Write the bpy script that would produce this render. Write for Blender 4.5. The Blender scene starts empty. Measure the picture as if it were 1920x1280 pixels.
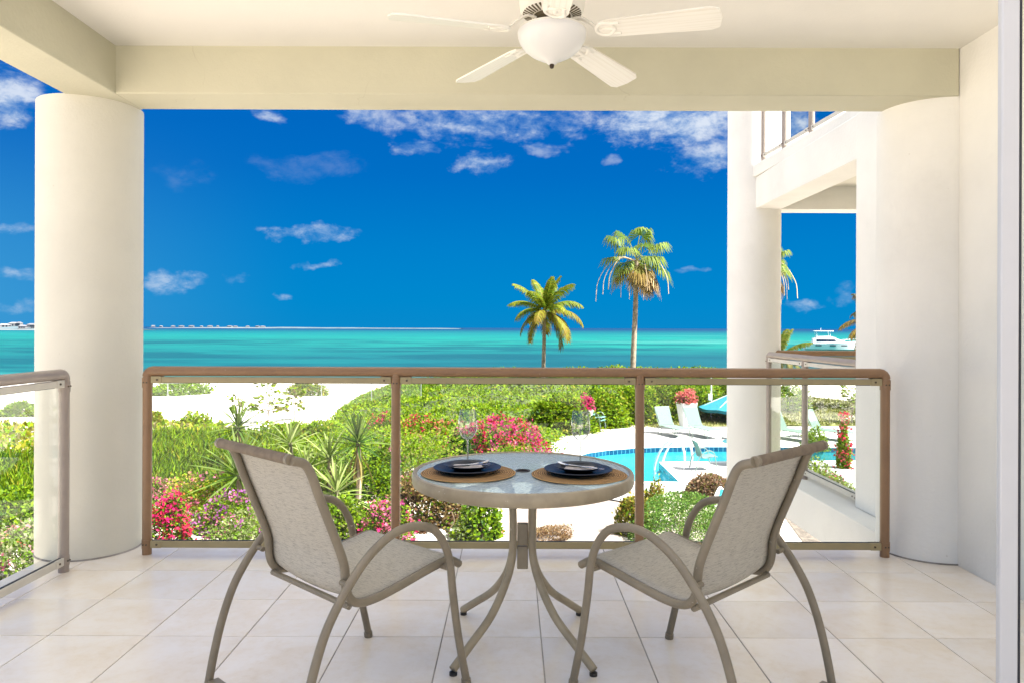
import bpy, math, random
import numpy as np
from mathutils import Vector, Matrix
from mathutils.geometry import tessellate_polygon
R = math.radians
random.seed(7)
rng = np.random.default_rng(11)
S = bpy.context.scene
COL = S.collection

# ------------------------------------------------------------------ camera, sky, sun, exposure
EXPO = 2.25
EYE = 1.3
F = 1370.0                                   # focal length in pixels of a 1920 wide frame
cd = bpy.data.cameras.new("camera")
cam = bpy.data.objects.new("camera", cd); COL.objects.link(cam)
cd.sensor_width = 36.0; cd.lens = 36.0 * F / 1920; cd.shift_y = -25 / 1920
cd.clip_start = 0.05; cd.clip_end = 60000
cam.location = (0, 0, EYE); cam.rotation_euler = (R(90), R(-0.2), 0)
S.camera = cam
SUN_EL, SUN_AZ = R(57), R(115)
sl = bpy.data.lights.new("sun", 'SUN'); sl.energy = 4.6; sl.angle = R(0.5); sl.color = (1.0, 0.975, 0.92)
so = bpy.data.objects.new("sun", sl); COL.objects.link(so)
tosun = Vector((math.sin(SUN_AZ) * math.cos(SUN_EL), math.cos(SUN_AZ) * math.cos(SUN_EL), math.sin(SUN_EL)))
so.rotation_euler = tosun.to_track_quat('Z', 'Y').to_euler(); so.location = (20, -30, 40)
vs = S.view_settings
vs.view_transform = 'Standard'; vs.look = 'None'; vs.exposure = EXPO; vs.gamma = 1.0; vs.use_curve_mapping = False
S.render.engine = 'CYCLES'
cy = S.cycles
cy.max_bounces = 10; cy.diffuse_bounces = 6; cy.glossy_bounces = 4; cy.transmission_bounces = 6
cy.transparent_max_bounces = 24; cy.caustics_reflective = False; cy.caustics_refractive = False
cy.use_denoising = True; cy.sample_clamp_indirect = 6.0

def s2l(*c):
    return tuple(((v / 255) / 12.92 if v / 255 <= .04045 else ((v / 255 + .055) / 1.055) ** 2.4) for v in c)

class NT:
    """tiny helper for node trees"""
    def __init__(s, nt): s.nt = nt; s.L = nt.links
    def n(s, t, **kw):
        x = s.nt.nodes.new(t)
        for k, v in kw.items(): setattr(x, k, v)
        return x
    def link(s, a, b): s.L.new(a, b)
    def val(s, x, sock):
        if isinstance(x, bpy.types.NodeSocket): s.L.new(x, sock)
        else: sock.default_value = x
    def m(s, op, a, b=0.0, c=None, clamp=False):
        x = s.n('ShaderNodeMath', operation=op, use_clamp=clamp)
        s.val(a, x.inputs[0]); s.val(b, x.inputs[1])
        if c is not None: s.val(c, x.inputs[2])
        return x.outputs[0]
    def mr(s, v, a, b, c=0.0, d=1.0, smooth=True):
        x = s.n('ShaderNodeMapRange'); x.interpolation_type = 'SMOOTHSTEP' if smooth else 'LINEAR'
        s.val(v, x.inputs['Value'])
        for k, q in zip(('From Min', 'From Max', 'To Min', 'To Max'), (a, b, c, d)): s.val(q, x.inputs[k])
        return x.outputs['Result']
    def mix(s, f, a, b, mode='MIX'):
        x = s.n('ShaderNodeMix', data_type='RGBA', blend_type=mode)
        s.val(f, x.inputs[0])
        for q, i in ((a, 6), (b, 7)):
            if isinstance(q, tuple) and len(q) == 3: q = q + (1,)
            s.val(q, x.inputs[i])
        return x.outputs[2]
    def noise(s, vec, scale, detail=4, rough=.55, dist=0.0):
        x = s.n('ShaderNodeTexNoise'); x.inputs['Scale'].default_value = scale
        x.inputs['Detail'].default_value = detail; x.inputs['Roughness'].default_value = rough
        x.inputs['Distortion'].default_value = dist
        if vec is not None: s.L.new(vec, x.inputs['Vector'])
        return x.outputs[0]
    def mapping(s, vec, scale=(1, 1, 1), loc=(0, 0, 0)):
        x = s.n('ShaderNodeMapping'); x.inputs['Scale'].default_value = scale; x.inputs['Location'].default_value = loc
        s.L.new(vec, x.inputs['Vector']); return x.outputs[0]
    def ramp(s, f, stops):
        x = s.n('ShaderNodeValToRGB'); cr = x.color_ramp
        while len(cr.elements) < len(stops): cr.elements.new(0.5)
        for e, (p, c) in zip(cr.elements, stops):
            e.position = p; e.color = tuple(c) + (1,) if len(c) == 3 else c
        s.val(f, x.inputs[0]); return x.outputs[0]

# ---- sky (world)
world = bpy.data.worlds.new("World"); S.world = world; world.use_nodes = True
W = NT(world.node_tree); world.node_tree.nodes.clear()
SKY_STRENGTH = 0.1
K = 1.0 / (2 ** EXPO) / SKY_STRENGTH
def sk(*c): return tuple(v * K for v in s2l(*c))
tc = W.n('ShaderNodeTexCoord'); dirv = tc.outputs['Generated']
sx = W.n('ShaderNodeSeparateXYZ'); W.link(dirv, sx.inputs[0])
el = W.m('ARCSINE', sx.outputs[2]); az = W.m('ARCTAN2', sx.outputs[0], sx.outputs[1])
nish = W.n('ShaderNodeTexSky', sky_type='NISHITA'); nish.sun_disc = False
nish.sun_elevation = SUN_EL; nish.sun_rotation = SUN_AZ; nish.dust_density = 0.3; nish.ozone_density = 2.0
grad = W.ramp(W.mr(el, 0.0, 1.2, 0, 1, False), [
    (0.0, sk(8, 142, 212)), (.03, sk(0, 140, 211)), (.09, sk(0, 132, 208)), (.17, sk(0, 114, 202)),
    (.26, sk(0, 103, 198)), (.42, sk(0, 97, 193)), (1.0, sk(8, 84, 170))])
base = W.mix(0.12, grad, W.mix(1.0, nish.outputs[0], (.0, .05, .15), 'MULTIPLY'))
# paler air towards the left
lf = W.m('MULTIPLY', W.mr(az, -0.25, -0.72, 0, 1), W.mr(el, .30, .0, 0, 1))
base = W.mix(W.m('MULTIPLY', lf, .3), base, sk(110, 185, 228))
nz = W.noise(W.mapping(dirv, (1, 1, 2.1)), 9.0, 9, .62, .35)
nz2 = W.noise(W.mapping(dirv, (1, 1, 1.6), (3.1, .4, 1.7)), 2.6, 7, .6, .2)
def pdir(px, py):
    u, v = (px - 960) / F, (615 - py) / F
    return math.atan(u), math.atan(v / math.sqrt(1 + u * u))
wp = W.noise(W.mapping(dirv, (1, 1, 1.4), (5, 2, 9)), 11.0, 4, .6); wq = W.noise(W.mapping(dirv, (1, 1, 1.4), (1, 8, 4)), 13.0, 4, .6)
azw = W.m('ADD', az, W.m('MULTIPLY', W.m('SUBTRACT', wp, .5), .075)); elw = W.m('ADD', el, W.m('MULTIPLY', W.m('SUBTRACT', wq, .5), .05))
nzf = W.noise(W.mapping(dirv, (1, 1, 1.7), (2, 6, 3)), 34.0, 8, .66, .2)
dens = None
clouds = [  # px, py, half width, half height, opacity
    (605, 440, 120, 22, .62), (588, 497, 48, 11, .5), (535, 552, 22, 10, .5), (905, 308, 68, 28, .68),
    (778, 276, 48, 18, .6), (500, 220, 44, 20, .6), (1325, 298, 90, 42, .75), (1250, 228, 190, 52, .85),
    (930, 232, 250, 48, .7), (690, 222, 70, 26, .55), (320, 532, 75, 26, .5), (440, 517, 32, 10, .35),
    (20, 185, 75, 62, .78), (20, 437, 70, 15, .5), (30, 515, 90, 14, .4), (1020, 285, 40, 14, .35),
    (1515, 577, 48, 18, .55), (1590, 560, 40, 36, .4), (1130, 300, 26, 12, .3), (1480, 235, 70, 45, .9),
    (340, 325, 70, 30, .07), (560, 315, 120, 30, .08), (1290, 512, 40, 8, .25), (30, 570, 80, 12, .3)]
for px, py, hw, hh, op in clouds:
    a0, e0 = pdir(px, py)
    qa = W.m('DIVIDE', W.m('SUBTRACT', azw, a0), hw / F * math.cos(a0) ** 2)
    qe = W.m('DIVIDE', W.m('SUBTRACT', elw, e0), hh / F * math.cos(a0))
    q = W.m('ADD', W.m('MULTIPLY', qa, qa), W.m('MULTIPLY', qe, qe))
    d = W.m('ADD', W.m('SUBTRACT', 1.0, q), W.m('ADD', W.m('MULTIPLY', W.m('SUBTRACT', nz, .53), 3.2), W.m('MULTIPLY', W.m('SUBTRACT', nzf, .5), 2.5)))
    d = W.m('MULTIPLY', W.m('MULTIPLY', W.mr(d, .0, 1.5), W.mr(q, 2.0, .8)), op)
    dens = d if dens is None else W.m('MAXIMUM', dens, d)
high = W.m('MULTIPLY', W.mr(nz2, .34, .54), W.mr(el, .36, .6))      # broken cumulus overhead and behind, out of view, thickened to light the balcony
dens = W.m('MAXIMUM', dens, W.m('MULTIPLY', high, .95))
ccol = W.mix(W.mr(W.m('ADD', nz, nzf), .85, 1.2), sk(172, 206, 240), sk(238, 246, 255))
ccol = W.mix(W.mr(el, .36, .75), ccol, sk(255, 253, 250), 'MIX')
hi_ = W.n('ShaderNodeVectorMath', operation='SCALE'); W.link(ccol, hi_.inputs[0]); W.val(W.mr(el, .36, .8, 1.0, 2.5), hi_.inputs['Scale'])   # unseen overhead clouds brightened with height to light the balcony floor
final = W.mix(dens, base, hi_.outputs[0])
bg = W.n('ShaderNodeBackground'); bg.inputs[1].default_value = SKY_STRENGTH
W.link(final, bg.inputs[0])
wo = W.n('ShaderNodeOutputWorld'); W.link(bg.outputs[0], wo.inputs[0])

# ------------------------------------------------------------------ materials
def newmat(name):
    m = bpy.data.materials.new(name); m.use_nodes = True
    t = NT(m.node_tree); b = m.node_tree.nodes['Principled BSDF']
    return m, t, b
def mat(name, col, rough=.6, metal=0.0, var=.08, vscale=6.0, bump=0.0, bscale=60.0, spec=.5, objvar=0.0, detail=4):
    m, t, b = newmat(name)
    co = t.n('ShaderNodeTexCoord').outputs['Object']
    c = col
    if var > 0:
        f = t.noise(co, vscale, detail)
        c = t.mix(t.mr(f, .3, .7), tuple(v * (1 - var) for v in col), tuple(min(1, v * (1 + var)) for v in col))
    if objvar > 0:
        oi = t.n('ShaderNodeObjectInfo')
        h = t.n('ShaderNodeHueSaturation'); t.val(t.mr(oi.outputs['Random'], 0, 1, 1 - objvar, 1 + objvar, False), h.inputs['Value'])
        t.val(c if isinstance(c, bpy.types.NodeSocket) else tuple(c) + (1,), h.inputs['Color']); c = h.outputs[0]
    if isinstance(c, tuple): b.inputs['Base Color'].default_value = c + (1,)
    else: t.link(c, b.inputs['Base Color'])
    b.inputs['Roughness'].default_value = rough; b.inputs['Metallic'].default_value = metal
    b.inputs['Specular IOR Level'].default_value = spec
    if bump > 0:
        bp = t.n('ShaderNodeBump'); bp.inputs['Strength'].default_value = bump; bp.inputs['Distance'].default_value = .02
        t.link(t.noise(co, bscale, 6), bp.inputs['Height']); t.link(bp.outputs[0], b.inputs['Normal'])
    return m
def glassmat(name, tint, f0=.05, k=.6, rough=0.0, edge=.95):
    """thin architectural glass: clear, tinted, more mirror-like at grazing angles"""
    m, t, b = newmat(name); m.node_tree.nodes.remove(b)
    lw = t.n('ShaderNodeLayerWeight'); lw.inputs[0].default_value = .5
    fac = t.m('ADD', t.m('MULTIPLY', t.m('POWER', lw.outputs['Facing'], 4.0), k), f0, clamp=True)
    tr = t.n('ShaderNodeBsdfTransparent'); t.link(t.mix(t.m('POWER', lw.outputs['Facing'], 3.0), tint, tuple(v * edge for v in tint)), tr.inputs[0])
    gl = t.n('ShaderNodeBsdfGlossy'); gl.inputs['Roughness'].default_value = rough
    mx = t.n('ShaderNodeMixShader'); t.link(fac, mx.inputs[0]); t.link(tr.outputs[0], mx.inputs[1]); t.link(gl.outputs[0], mx.inputs[2])
    t.link(mx.outputs[0], m.node_tree.nodes['Material Output'].inputs[0])
    return m
def leafmat(name, trans=.35, rough=.55, spec=.14):
    """leaf colour comes from the per-leaf attribute 'leaf_colour'"""
    m, t, b = newmat(name)
    at = t.n('ShaderNodeAttribute'); at.attribute_name = 'leaf_colour'
    b.inputs['Roughness'].default_value = rough; b.inputs['Specular IOR Level'].default_value = spec
    t.link(at.outputs['Color'], b.inputs['Base Color'])
    tl = t.n('ShaderNodeBsdfTranslucent'); t.link(at.outputs['Color'], tl.inputs[0])
    mx = t.n('ShaderNodeMixShader'); mx.inputs[0].default_value = trans
    t.link(b.outputs[0], mx.inputs[1]); t.link(tl.outputs[0], mx.inputs[2])
    t.link(mx.outputs[0], m.node_tree.nodes['Material Output'].inputs[0])
    return m
M = {}
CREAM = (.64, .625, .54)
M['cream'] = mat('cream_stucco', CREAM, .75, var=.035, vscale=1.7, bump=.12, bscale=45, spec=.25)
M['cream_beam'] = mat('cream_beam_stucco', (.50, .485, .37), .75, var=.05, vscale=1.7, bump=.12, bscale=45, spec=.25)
M['white_stucco'] = mat('white_stucco', (.77, .76, .715), .75, var=.04, vscale=1.5, bump=.12, bscale=45, spec=.25)
M['ceiling'] = mat('ceiling_paint', (.76, .745, .69), .8, var=.03, vscale=1.2, bump=.06, bscale=70, spec=.2)
M['grout'] = mat('grout', (.30, .275, .25), .9, var=.4, vscale=5)
M['rail'] = mat('rail_brown', (.27, .155, .078), .38, var=.06, vscale=9)
M['rail_grey'] = mat('rail_taupe', (.34, .285, .245), .4, var=.06, vscale=9)
M['bar'] = mat('bar_olive_tan', (.34, .28, .15), .45, var=.05, vscale=8)
M['bar_pale'] = mat('bar_pale', (.62, .58, .50), .45, var=.05, vscale=8)
M['screw'] = mat('screw', (.10, .075, .05), .4, .6, var=.1)
M['pane'] = glassmat('rail_glass', (.965, .98, .97), .012, .4)
M['pane_edge'] = mat('pane_edge', (.10, .22, .18), .2, var=.05)
M['chair_frame'] = mat('chair_frame_taupe', (.222, .186, .130), .42, var=.1, vscale=14, spec=.5)
M['table_metal'] = mat('table_frame_tan', (.33, .275, .185), .4, var=.12, vscale=16)
M['black_foot'] = mat('black_foot', (.03, .028, .025), .6, var=.1)
M['black_plate'] = mat('black_glaze', (.012, .013, .017), .3, var=.1, vscale=20, spec=.3)
M['steel'] = mat('steel', (.75, .75, .76), .18, 1.0, var=.04)
M['napkin'] = mat('napkin', (.72, .66, .62), .9, var=.06, vscale=30, bump=.2, bscale=300)
M['fan_white'] = mat('fan_white', (.80, .775, .70), .35, var=.03, vscale=6)
M['fan_dark'] = mat('fan_vent_dark', (.09, .07, .035), .7, var=.1)
M['bronze'] = mat('finial_bronze', (.03, .018, .008), .35, .4, var=.1)
M['alu_white'] = mat('white_aluminium', (.52, .53, .55), .4, var=.02)
M['gasket'] = mat('black_gasket', (.02, .022, .03), .6, var=.1)
M['bark'] = mat('palm_bark', (.30, .235, .17), .9, var=.3, vscale=5, bump=.5, bscale=14)
M['twig'] = mat('twig_brown', (.16, .11, .07), .9, var=.25, vscale=8)
M['leaf'] = leafmat('leaf', .42); M['petal'] = leafmat('petal', .45, .6, .2); M['dry'] = leafmat('dry_leaf', .2, .8, .1)
M['roll_shaded'] = mat('rolled_edge_shaded', (.17, .13, .09), .8, var=.15, vscale=40)  # darker than the sling, shade painted into the rolled fabric's colour
M['teal_frame'] = mat('pale_green_frame', (.19, .25, .22), .4, var=.04)
M['teal_sling'] = mat('aqua_sling', (.10, .25, .21), .8, var=.06, vscale=20)
M['white_sling'] = mat('white_green_sling', (.115, .172, .148), .8, var=.05, vscale=20)
M['teal_top'] = mat('aqua_top', (.05, .17, .18), .25, var=.04)
M['umbrella'] = mat('turquoise_canvas', (.003, .15, .205), .8, var=.08, vscale=5)
M['white_paint'] = mat('white_paint', (.80, .80, .79), .45, var=.04, vscale=6)
M['concrete'] = mat('grey_concrete', (.32, .34, .30), .9, var=.15, vscale=9, bump=.3)
M['galv'] = mat('galvanised', (.42, .43, .44), .5, .5, var=.1)
M['stone'] = mat('pale_stone', (.55, .53, .50), .9, var=.2, vscale=6, bump=.5, bscale=12)
M['boat_glass'] = mat('boat_glass', (.02, .03, .05), .1, var=.0)
M['boat_blue'] = mat('boat_stripe', (.05, .12, .30), .4, var=.0)
M['board_teal'] = mat('board_turquoise', (.02, .38, .50), .4, var=.04)
M['far_wall'] = mat('far_wall', (.18, .18, .185), .8, var=.1, vscale=.3)
M['roof_grey'] = mat('far_roof', (.12, .12, .135), .8, var=.1)
M['red_plastic'] = mat('red_cap', (.45, .03, .02), .5, var=.05)

# tiles: pale cream porcelain, each a little different
m, t, b = newmat('floor_tile'); co = t.n('ShaderNodeTexCoord').outputs['Object']; oi = t.n('ShaderNodeObjectInfo')
off = t.n('ShaderNodeVectorMath', operation='ADD'); t.link(co, off.inputs[0])
cx = t.n('ShaderNodeCombineXYZ'); t.val(t.m('MULTIPLY', oi.outputs['Random'], 37.0), cx.inputs[0]); t.val(t.m('MULTIPLY', oi.outputs['Random'], 91.0), cx.inputs[1])
t.link(cx.outputs[0], off.inputs[1])
f1 = t.noise(off.outputs[0], 3.2, 6, .6, .6); f2 = t.noise(off.outputs[0], 26, 5, .7)
c1 = t.mix(t.mr(f1, .32, .72), (.84, .79, .735), (.79, .70, .585))
c1 = t.mix(t.m('MULTIPLY', t.mr(f2, .42, .72), t.mr(f1, .3, .7, .2, .6)), c1, (.72, .62, .49))
h = t.n('ShaderNodeHueSaturation'); t.link(c1, h.inputs['Color']); t.val(t.mr(oi.outputs['Random'], 0, 1, .93, 1.04, False), h.inputs['Value'])
t.link(h.outputs[0], b.inputs['Base Color']); t.val(t.mr(f2, .3, .7, .17, .27), b.inputs['Roughness']); b.inputs['Specular IOR Level'].default_value = .6
M['tile'] = m

# sling fabric: woven, streaked across the seat
def slingmat(name, light, dark):
    m, t, b = newmat(name); co = t.n('ShaderNodeTexCoord').outputs['UV']
    st = t.noise(t.mapping(co, (17, 300, 1)), 1.0, 5, .75)
    st2 = t.noise(t.mapping(co, (30, 420, 1), (5, 9, 0)), 1.0, 3, .7)
    fine = t.noise(t.mapping(co, (320, 320, 1)), 1.0, 2, .6)
    c = t.mix(t.mr(st, .48, .68), light, tuple(v * .66 for v in light))
    c = t.mix(t.m('MULTIPLY', t.mr(st2, .55, .68), .7), c, dark)
    c = t.mix(t.m('MULTIPLY', t.mr(fine, .45, .7), .35), c, tuple(v * .55 for v in light))
    t.link(c, b.inputs['Base Color']); b.inputs['Roughness'].default_value = .8; b.inputs['Specular IOR Level'].default_value = .25
    bp = t.n('ShaderNodeBump'); bp.inputs['Strength'].default_value = .35; bp.inputs['Distance'].default_value = .002
    t.link(t.m('ADD', st, fine), bp.inputs['Height']); t.link(bp.outputs[0], b.inputs['Normal'])
    tl = t.n('ShaderNodeBsdfTranslucent'); t.link(c, tl.inputs[0])
    mx = t.n('ShaderNodeMixShader'); mx.inputs[0].default_value = .42
    t.link(b.outputs[0], mx.inputs[1]); t.link(tl.outputs[0], mx.inputs[2])
    t.link(mx.outputs[0], m.node_tree.nodes['Material Output'].inputs[0])
    return m
M['sling'] = slingmat('sling_fabric', (.72, .685, .61), (.13, .115, .095))

def overlay(m, colour, mask):
    t = NT(m.node_tree); b = m.node_tree.nodes['Principled BSDF']; i = b.inputs['Base Color']; src = i.links[0].from_socket
    t.link(t.mix(mask(t, t.n('ShaderNodeTexCoord').outputs['Object']), src, colour), i)
def cracks(t, co):
    v = t.n('ShaderNodeTexVoronoi', feature='DISTANCE_TO_EDGE'); v.inputs['Scale'].default_value = .9
    w = t.n('ShaderNodeVectorMath', operation='ADD'); t.link(co, w.inputs[0]); nn = t.n('ShaderNodeTexNoise'); nn.inputs['Scale'].default_value = 5; t.link(co, nn.inputs['Vector'])
    sc = t.n('ShaderNodeVectorMath', operation='SCALE'); sc.inputs['Scale'].default_value = .25; t.link(nn.outputs['Color'], sc.inputs[0]); t.link(sc.outputs[0], w.inputs[1]); t.link(w.outputs[0], v.inputs['Vector'])
    line = t.mr(v.outputs[0], .0035, .0); patch = t.mr(t.noise(co, 1.3, 3), .52, .62)
    specks = t.mr(t.noise(co, 38, 2), .74, .80)
    return t.m('MULTIPLY', t.m('MAXIMUM', t.m('MULTIPLY', line, patch), t.m('MULTIPLY', specks, .6)), .30)
def chips(t, co): return t.m('MULTIPLY', t.m('MULTIPLY', t.mr(t.noise(co, 46, 4, .7), .66, .70), t.mr(t.noise(co, 5, 2), .48, .60)), .8)
def scuffs(t, co): return t.m('ADD', t.m('MULTIPLY', t.mr(t.noise(co, 30, 2), .75, .80), .22), t.m('MULTIPLY', t.mr(t.noise(co, 1.1, 6, .7), .52, .75), .10))
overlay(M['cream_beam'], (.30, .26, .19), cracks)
for k in ('cream', 'white_stucco'): overlay(M[k], (.30, .26, .19), scuffs)
for k in ('chair_frame', 'table_metal'): overlay(M[k], (.62, .58, .50), chips)
overlay(M['rail'], (.42, .30, .20), chips)
# hammered table glass
m, t, b = newmat('hammered_glass'); co = t.n('ShaderNodeTexCoord').outputs['Object']
vo = t.n('ShaderNodeTexVoronoi'); vo.inputs['Scale'].default_value = 85; t.link(co, vo.inputs['Vector'])
bp = t.n('ShaderNodeBump'); bp.inputs['Strength'].default_value = .55; bp.inputs['Distance'].default_value = .004
t.link(t.m('ADD', vo.outputs[0], t.noise(co, 60, 3)), bp.inputs['Height'])
b.inputs['Base Color'].default_value = (.66, .76, .80, 1); b.inputs['Roughness'].default_value = .14
b.inputs['Specular IOR Level'].default_value = .9; t.link(bp.outputs[0], b.inputs['Normal'])
tr = t.n('ShaderNodeBsdfTransparent'); tr.inputs[0].default_value = (.80, .90, .94, 1)
mx = t.n('ShaderNodeMixShader'); mx.inputs[0].default_value = .66
t.link(tr.outputs[0], mx.inputs[1]); t.link(b.outputs[0], mx.inputs[2]); t.link(mx.outputs[0], m.node_tree.nodes['Material Output'].inputs[0])
M['hammered'] = m
# woven placemat
m, t, b = newmat('woven_placemat'); co = t.n('ShaderNodeTexCoord').outputs['Object']
wv = t.n('ShaderNodeTexWave', wave_type='RINGS', rings_direction='Z'); wv.inputs['Scale'].default_value = 34; wv.inputs['Distortion'].default_value = .6; wv.inputs['Detail Scale'].default_value = 6
t.link(co, wv.inputs['Vector'])
t.link(t.mix(wv.outputs['Fac'], (.20, .105, .035), (.46, .27, .105)), b.inputs['Base Color']); b.inputs['Roughness'].default_value = .85
bp = t.n('ShaderNodeBump'); bp.inputs['Strength'].default_value = .8; bp.inputs['Distance'].default_value = .003
t.link(t.m('ADD', wv.outputs['Fac'], t.noise(co, 160, 2)), bp.inputs['Height']); t.link(bp.outputs[0], b.inputs['Normal'])
M['placemat'] = m
M['wine_glass'] = glassmat('wine_glass', (.955, .965, .965), .085, .9, edge=.34)
M['stem_glass'] = glassmat('stem_glass', (.80, .83, .83), .32, .7, edge=.5)
# frosted light bowl
m, t, b = newmat('frosted_bowl'); b.inputs['Base Color'].default_value = (.86, .86, .85, 1); b.inputs['Roughness'].default_value = .3
tl = t.n('ShaderNodeBsdfTranslucent'); tl.inputs[0].default_value = (.9, .9, .9, 1)
mx = t.n('ShaderNodeMixShader'); mx.inputs[0].default_value = .35
t.link(b.outputs[0], mx.inputs[1]); t.link(tl.outputs[0], mx.inputs[2]); t.link(mx.outputs[0], m.node_tree.nodes['Material Output'].inputs[0])
M['bowl'] = m
# limed-wood fan blade
m, t, b = newmat('fan_blade_wood'); co = t.n('ShaderNodeTexCoord').outputs['Object']
g = t.noise(t.mapping(co, (1.6, 75, 4)), 1.0, 4, .55, .25)
t.link(t.mix(t.mr(g, .42, .66), (.80, .78, .71), (.72, .69, .60)), b.inputs['Base Color']); b.inputs['Roughness'].default_value = .38
M['blade'] = m
# ground
m, t, b = newmat('sandy_ground'); co = t.n('ShaderNodeTexCoord').outputs['Object']
a1 = t.noise(co, .35, 6, .6); a2 = t.noise(co, 9, 6, .75)
sxy = t.n('ShaderNodeSeparateXYZ'); t.link(co, sxy.inputs[0])
c = t.mix(t.mr(a1, .35, .65), (.60, .53, .46), (.50, .43, .36))
beach = t.mr(sxy.outputs[1], 26, 36)
c = t.mix(beach, c, t.mix(t.mr(a1, .4, .7), (.72, .68, .61), (.62, .57, .49)))
c = t.mix(t.m('MULTIPLY', t.mr(a2, .5, .72), t.mr(beach, 0, 1, .65, .2)), c, (.36, .29, .22))
t.link(c, b.inputs['Base Color']); b.inputs['Roughness'].default_value = .95; b.inputs['Specular IOR Level'].default_value = .1
bp = t.n('ShaderNodeBump'); bp.inputs['Strength'].default_value = .6; bp.inputs['Distance'].default_value = .06
t.link(a2, bp.inputs['Height']); t.link(bp.outputs[0], b.inputs['Normal'])
M['sand'] = m
M['litter'] = mat('leafy_soil', (.055, .075, .02), .95, var=.4, vscale=2.5, bump=.6, bscale=8)
M['deck'] = mat('pool_deck_stone', (.42, .405, .39), .8, var=.10, vscale=1.2, bump=.25, bscale=20, detail=8)
M['paving'] = mat('pink_paving', (.235, .19, .165), .85, var=.12, vscale=2.5, bump=.3, bscale=16, detail=8)
M['coping'] = mat('pool_coping', (.70, .68, .65), .7, var=.06, vscale=3, bump=.2)
M['gravel'] = mat('brown_gravel', (.13, .105, .085), .95, var=.5, vscale=7, bump=.6, bscale=14, detail=8)
M['lawn_soil'] = mat('lawn_base', (.16, .155, .05), .95, var=.3, vscale=1.2, bump=.5, bscale=14, detail=8)
# pool
m, t, b = newmat('pool_plaster'); co = t.n('ShaderNodeTexCoord').outputs['Object']
cz = t.noise(co, 1.6, 5, .7, 1.5)
t.link(t.mix(t.mr(cz, .4, .62), (.13, .44, .50), (.19, .53, .58)), b.inputs['Base Color']); b.inputs['Roughness'].default_value = .7
M['plaster'] = m
m, t, b = newmat('waterline_tile'); co = t.n('ShaderNodeTexCoord').outputs['UV']
bt = t.n('ShaderNodeTexBrick'); bt.offset = 0; bt.inputs['Scale'].default_value = 1; bt.inputs['Mortar Size'].default_value = .06
bt.inputs['Brick Width'].default_value = 1; bt.inputs['Row Height'].default_value = 1
bt.inputs['Color1'].default_value = (.005, .06, .13, 1); bt.inputs['Color2'].default_value = (.01, .09, .18, 1); bt.inputs['Mortar'].default_value = (.10, .32, .38, 1)
t.link(co, bt.inputs['Vector']); t.link(bt.outputs[0], b.inputs['Base Color']); b.inputs['Roughness'].default_value = .2
M['waterline'] = m
m, t, b = newmat('pool_water'); m.node_tree.nodes.remove(b); co = t.n('ShaderNodeTexCoord').outputs['Object']
lw = t.n('ShaderNodeFresnel'); lw.inputs[0].default_value = 1.33
bp = t.n('ShaderNodeBump'); bp.inputs['Strength'].default_value = .25; bp.inputs['Distance'].default_value = .03
t.link(t.noise(co, 5, 4), bp.inputs['Height'])
gl = t.n('ShaderNodeBsdfGlossy'); gl.inputs['Roughness'].default_value = .03; t.link(bp.outputs[0], gl.inputs['Normal'])
tr = t.n('ShaderNodeBsdfTransparent'); tr.inputs[0].default_value = (.55, .93, .97, 1)
mx = t.n('ShaderNodeMixShader'); t.val(t.m('MULTIPLY', lw.outputs[0], .8), mx.inputs[0]); t.link(tr.outputs[0], mx.inputs[1]); t.link(gl.outputs[0], mx.inputs[2])
t.link(mx.outputs[0], m.node_tree.nodes['Material Output'].inputs[0])
M['pool_water'] = m
# sea: the bed shows through (pale sand, darker reef), deep blue past the reef
SEA = -4.6
m, t, b = newmat('sea_water'); co = t.n('ShaderNodeTexCoord').outputs['Object']
sxy = t.n('ShaderNodeSeparateXYZ'); t.link(co, sxy.inputs[0])
rr = t.m('SQRT', t.m('ADD', t.m('POWER', sxy.outputs[0], 2.0), t.m('POWER', sxy.outputs[1], 2.0)))
shal = t.m('DIVIDE', F * (EYE - SEA) / 100.0, sxy.outputs[1])          # 0 far out, about 1 at the shore
n1 = t.noise(t.mapping(co, (.0035, .0085, 1)), 1.0, 6, .62, .5)
n2 = t.noise(t.mapping(co, (.022, .045, 1), (7, 3, 0)), 1.0, 6, .65, .3)
n3 = t.noise(t.mapping(co, (.045, .11, 1)), 1.0, 5, .65)
tt = t.m('ADD', shal, t.m('MULTIPLY', t.m('SUBTRACT', n1, .5), t.mr(shal, .03, .5, .05, .24)))
E = 1.0 / (2 ** 1.75 * 4.6 * .84 / math.pi)
def sw(*c): return tuple(min(.75, v * E * k) for v, k in zip(s2l(*c), (1, .97, .86)))
bed = t.ramp(tt, [(0, sw(0, 70, 140)), (.035, sw(0, 88, 150)), (.06, sw(0, 130, 160)), (.10, sw(10, 168, 176)), (.19, sw(36, 204, 190)), (.30, sw(42, 200, 184)), (.40, sw(32, 176, 170)), (.54, sw(22, 132, 146)), (.72, sw(30, 140, 152)), (.86, sw(60, 180, 182)), (.95, sw(120, 215, 210)), (1.0, sw(200, 235, 225))])
left = t.mr(t.m('DIVIDE', sxy.outputs[0], sxy.outputs[1]), .02, -.32)
mid = t.m('MULTIPLY', t.mr(shal, .12, .3), t.mr(shal, .95, .8))
bed = t.mix(t.m('MULTIPLY', t.m('MULTIPLY', left, mid), .6), bed, sw(30, 166, 166))
reef = t.m('MULTIPLY', t.m('MULTIPLY', t.mr(n2, .45, .60), mid), .85)
bed = t.mix(reef, bed, sw(14, 116, 128))
pale = t.m('MULTIPLY', t.m('MULTIPLY', t.mr(n1, .56, .70), t.mr(shal, .08, .16)), t.m('MULTIPLY', t.mr(shal, .42, .28), .8))
bed = t.mix(pale, bed, sw(110, 224, 214))
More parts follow.
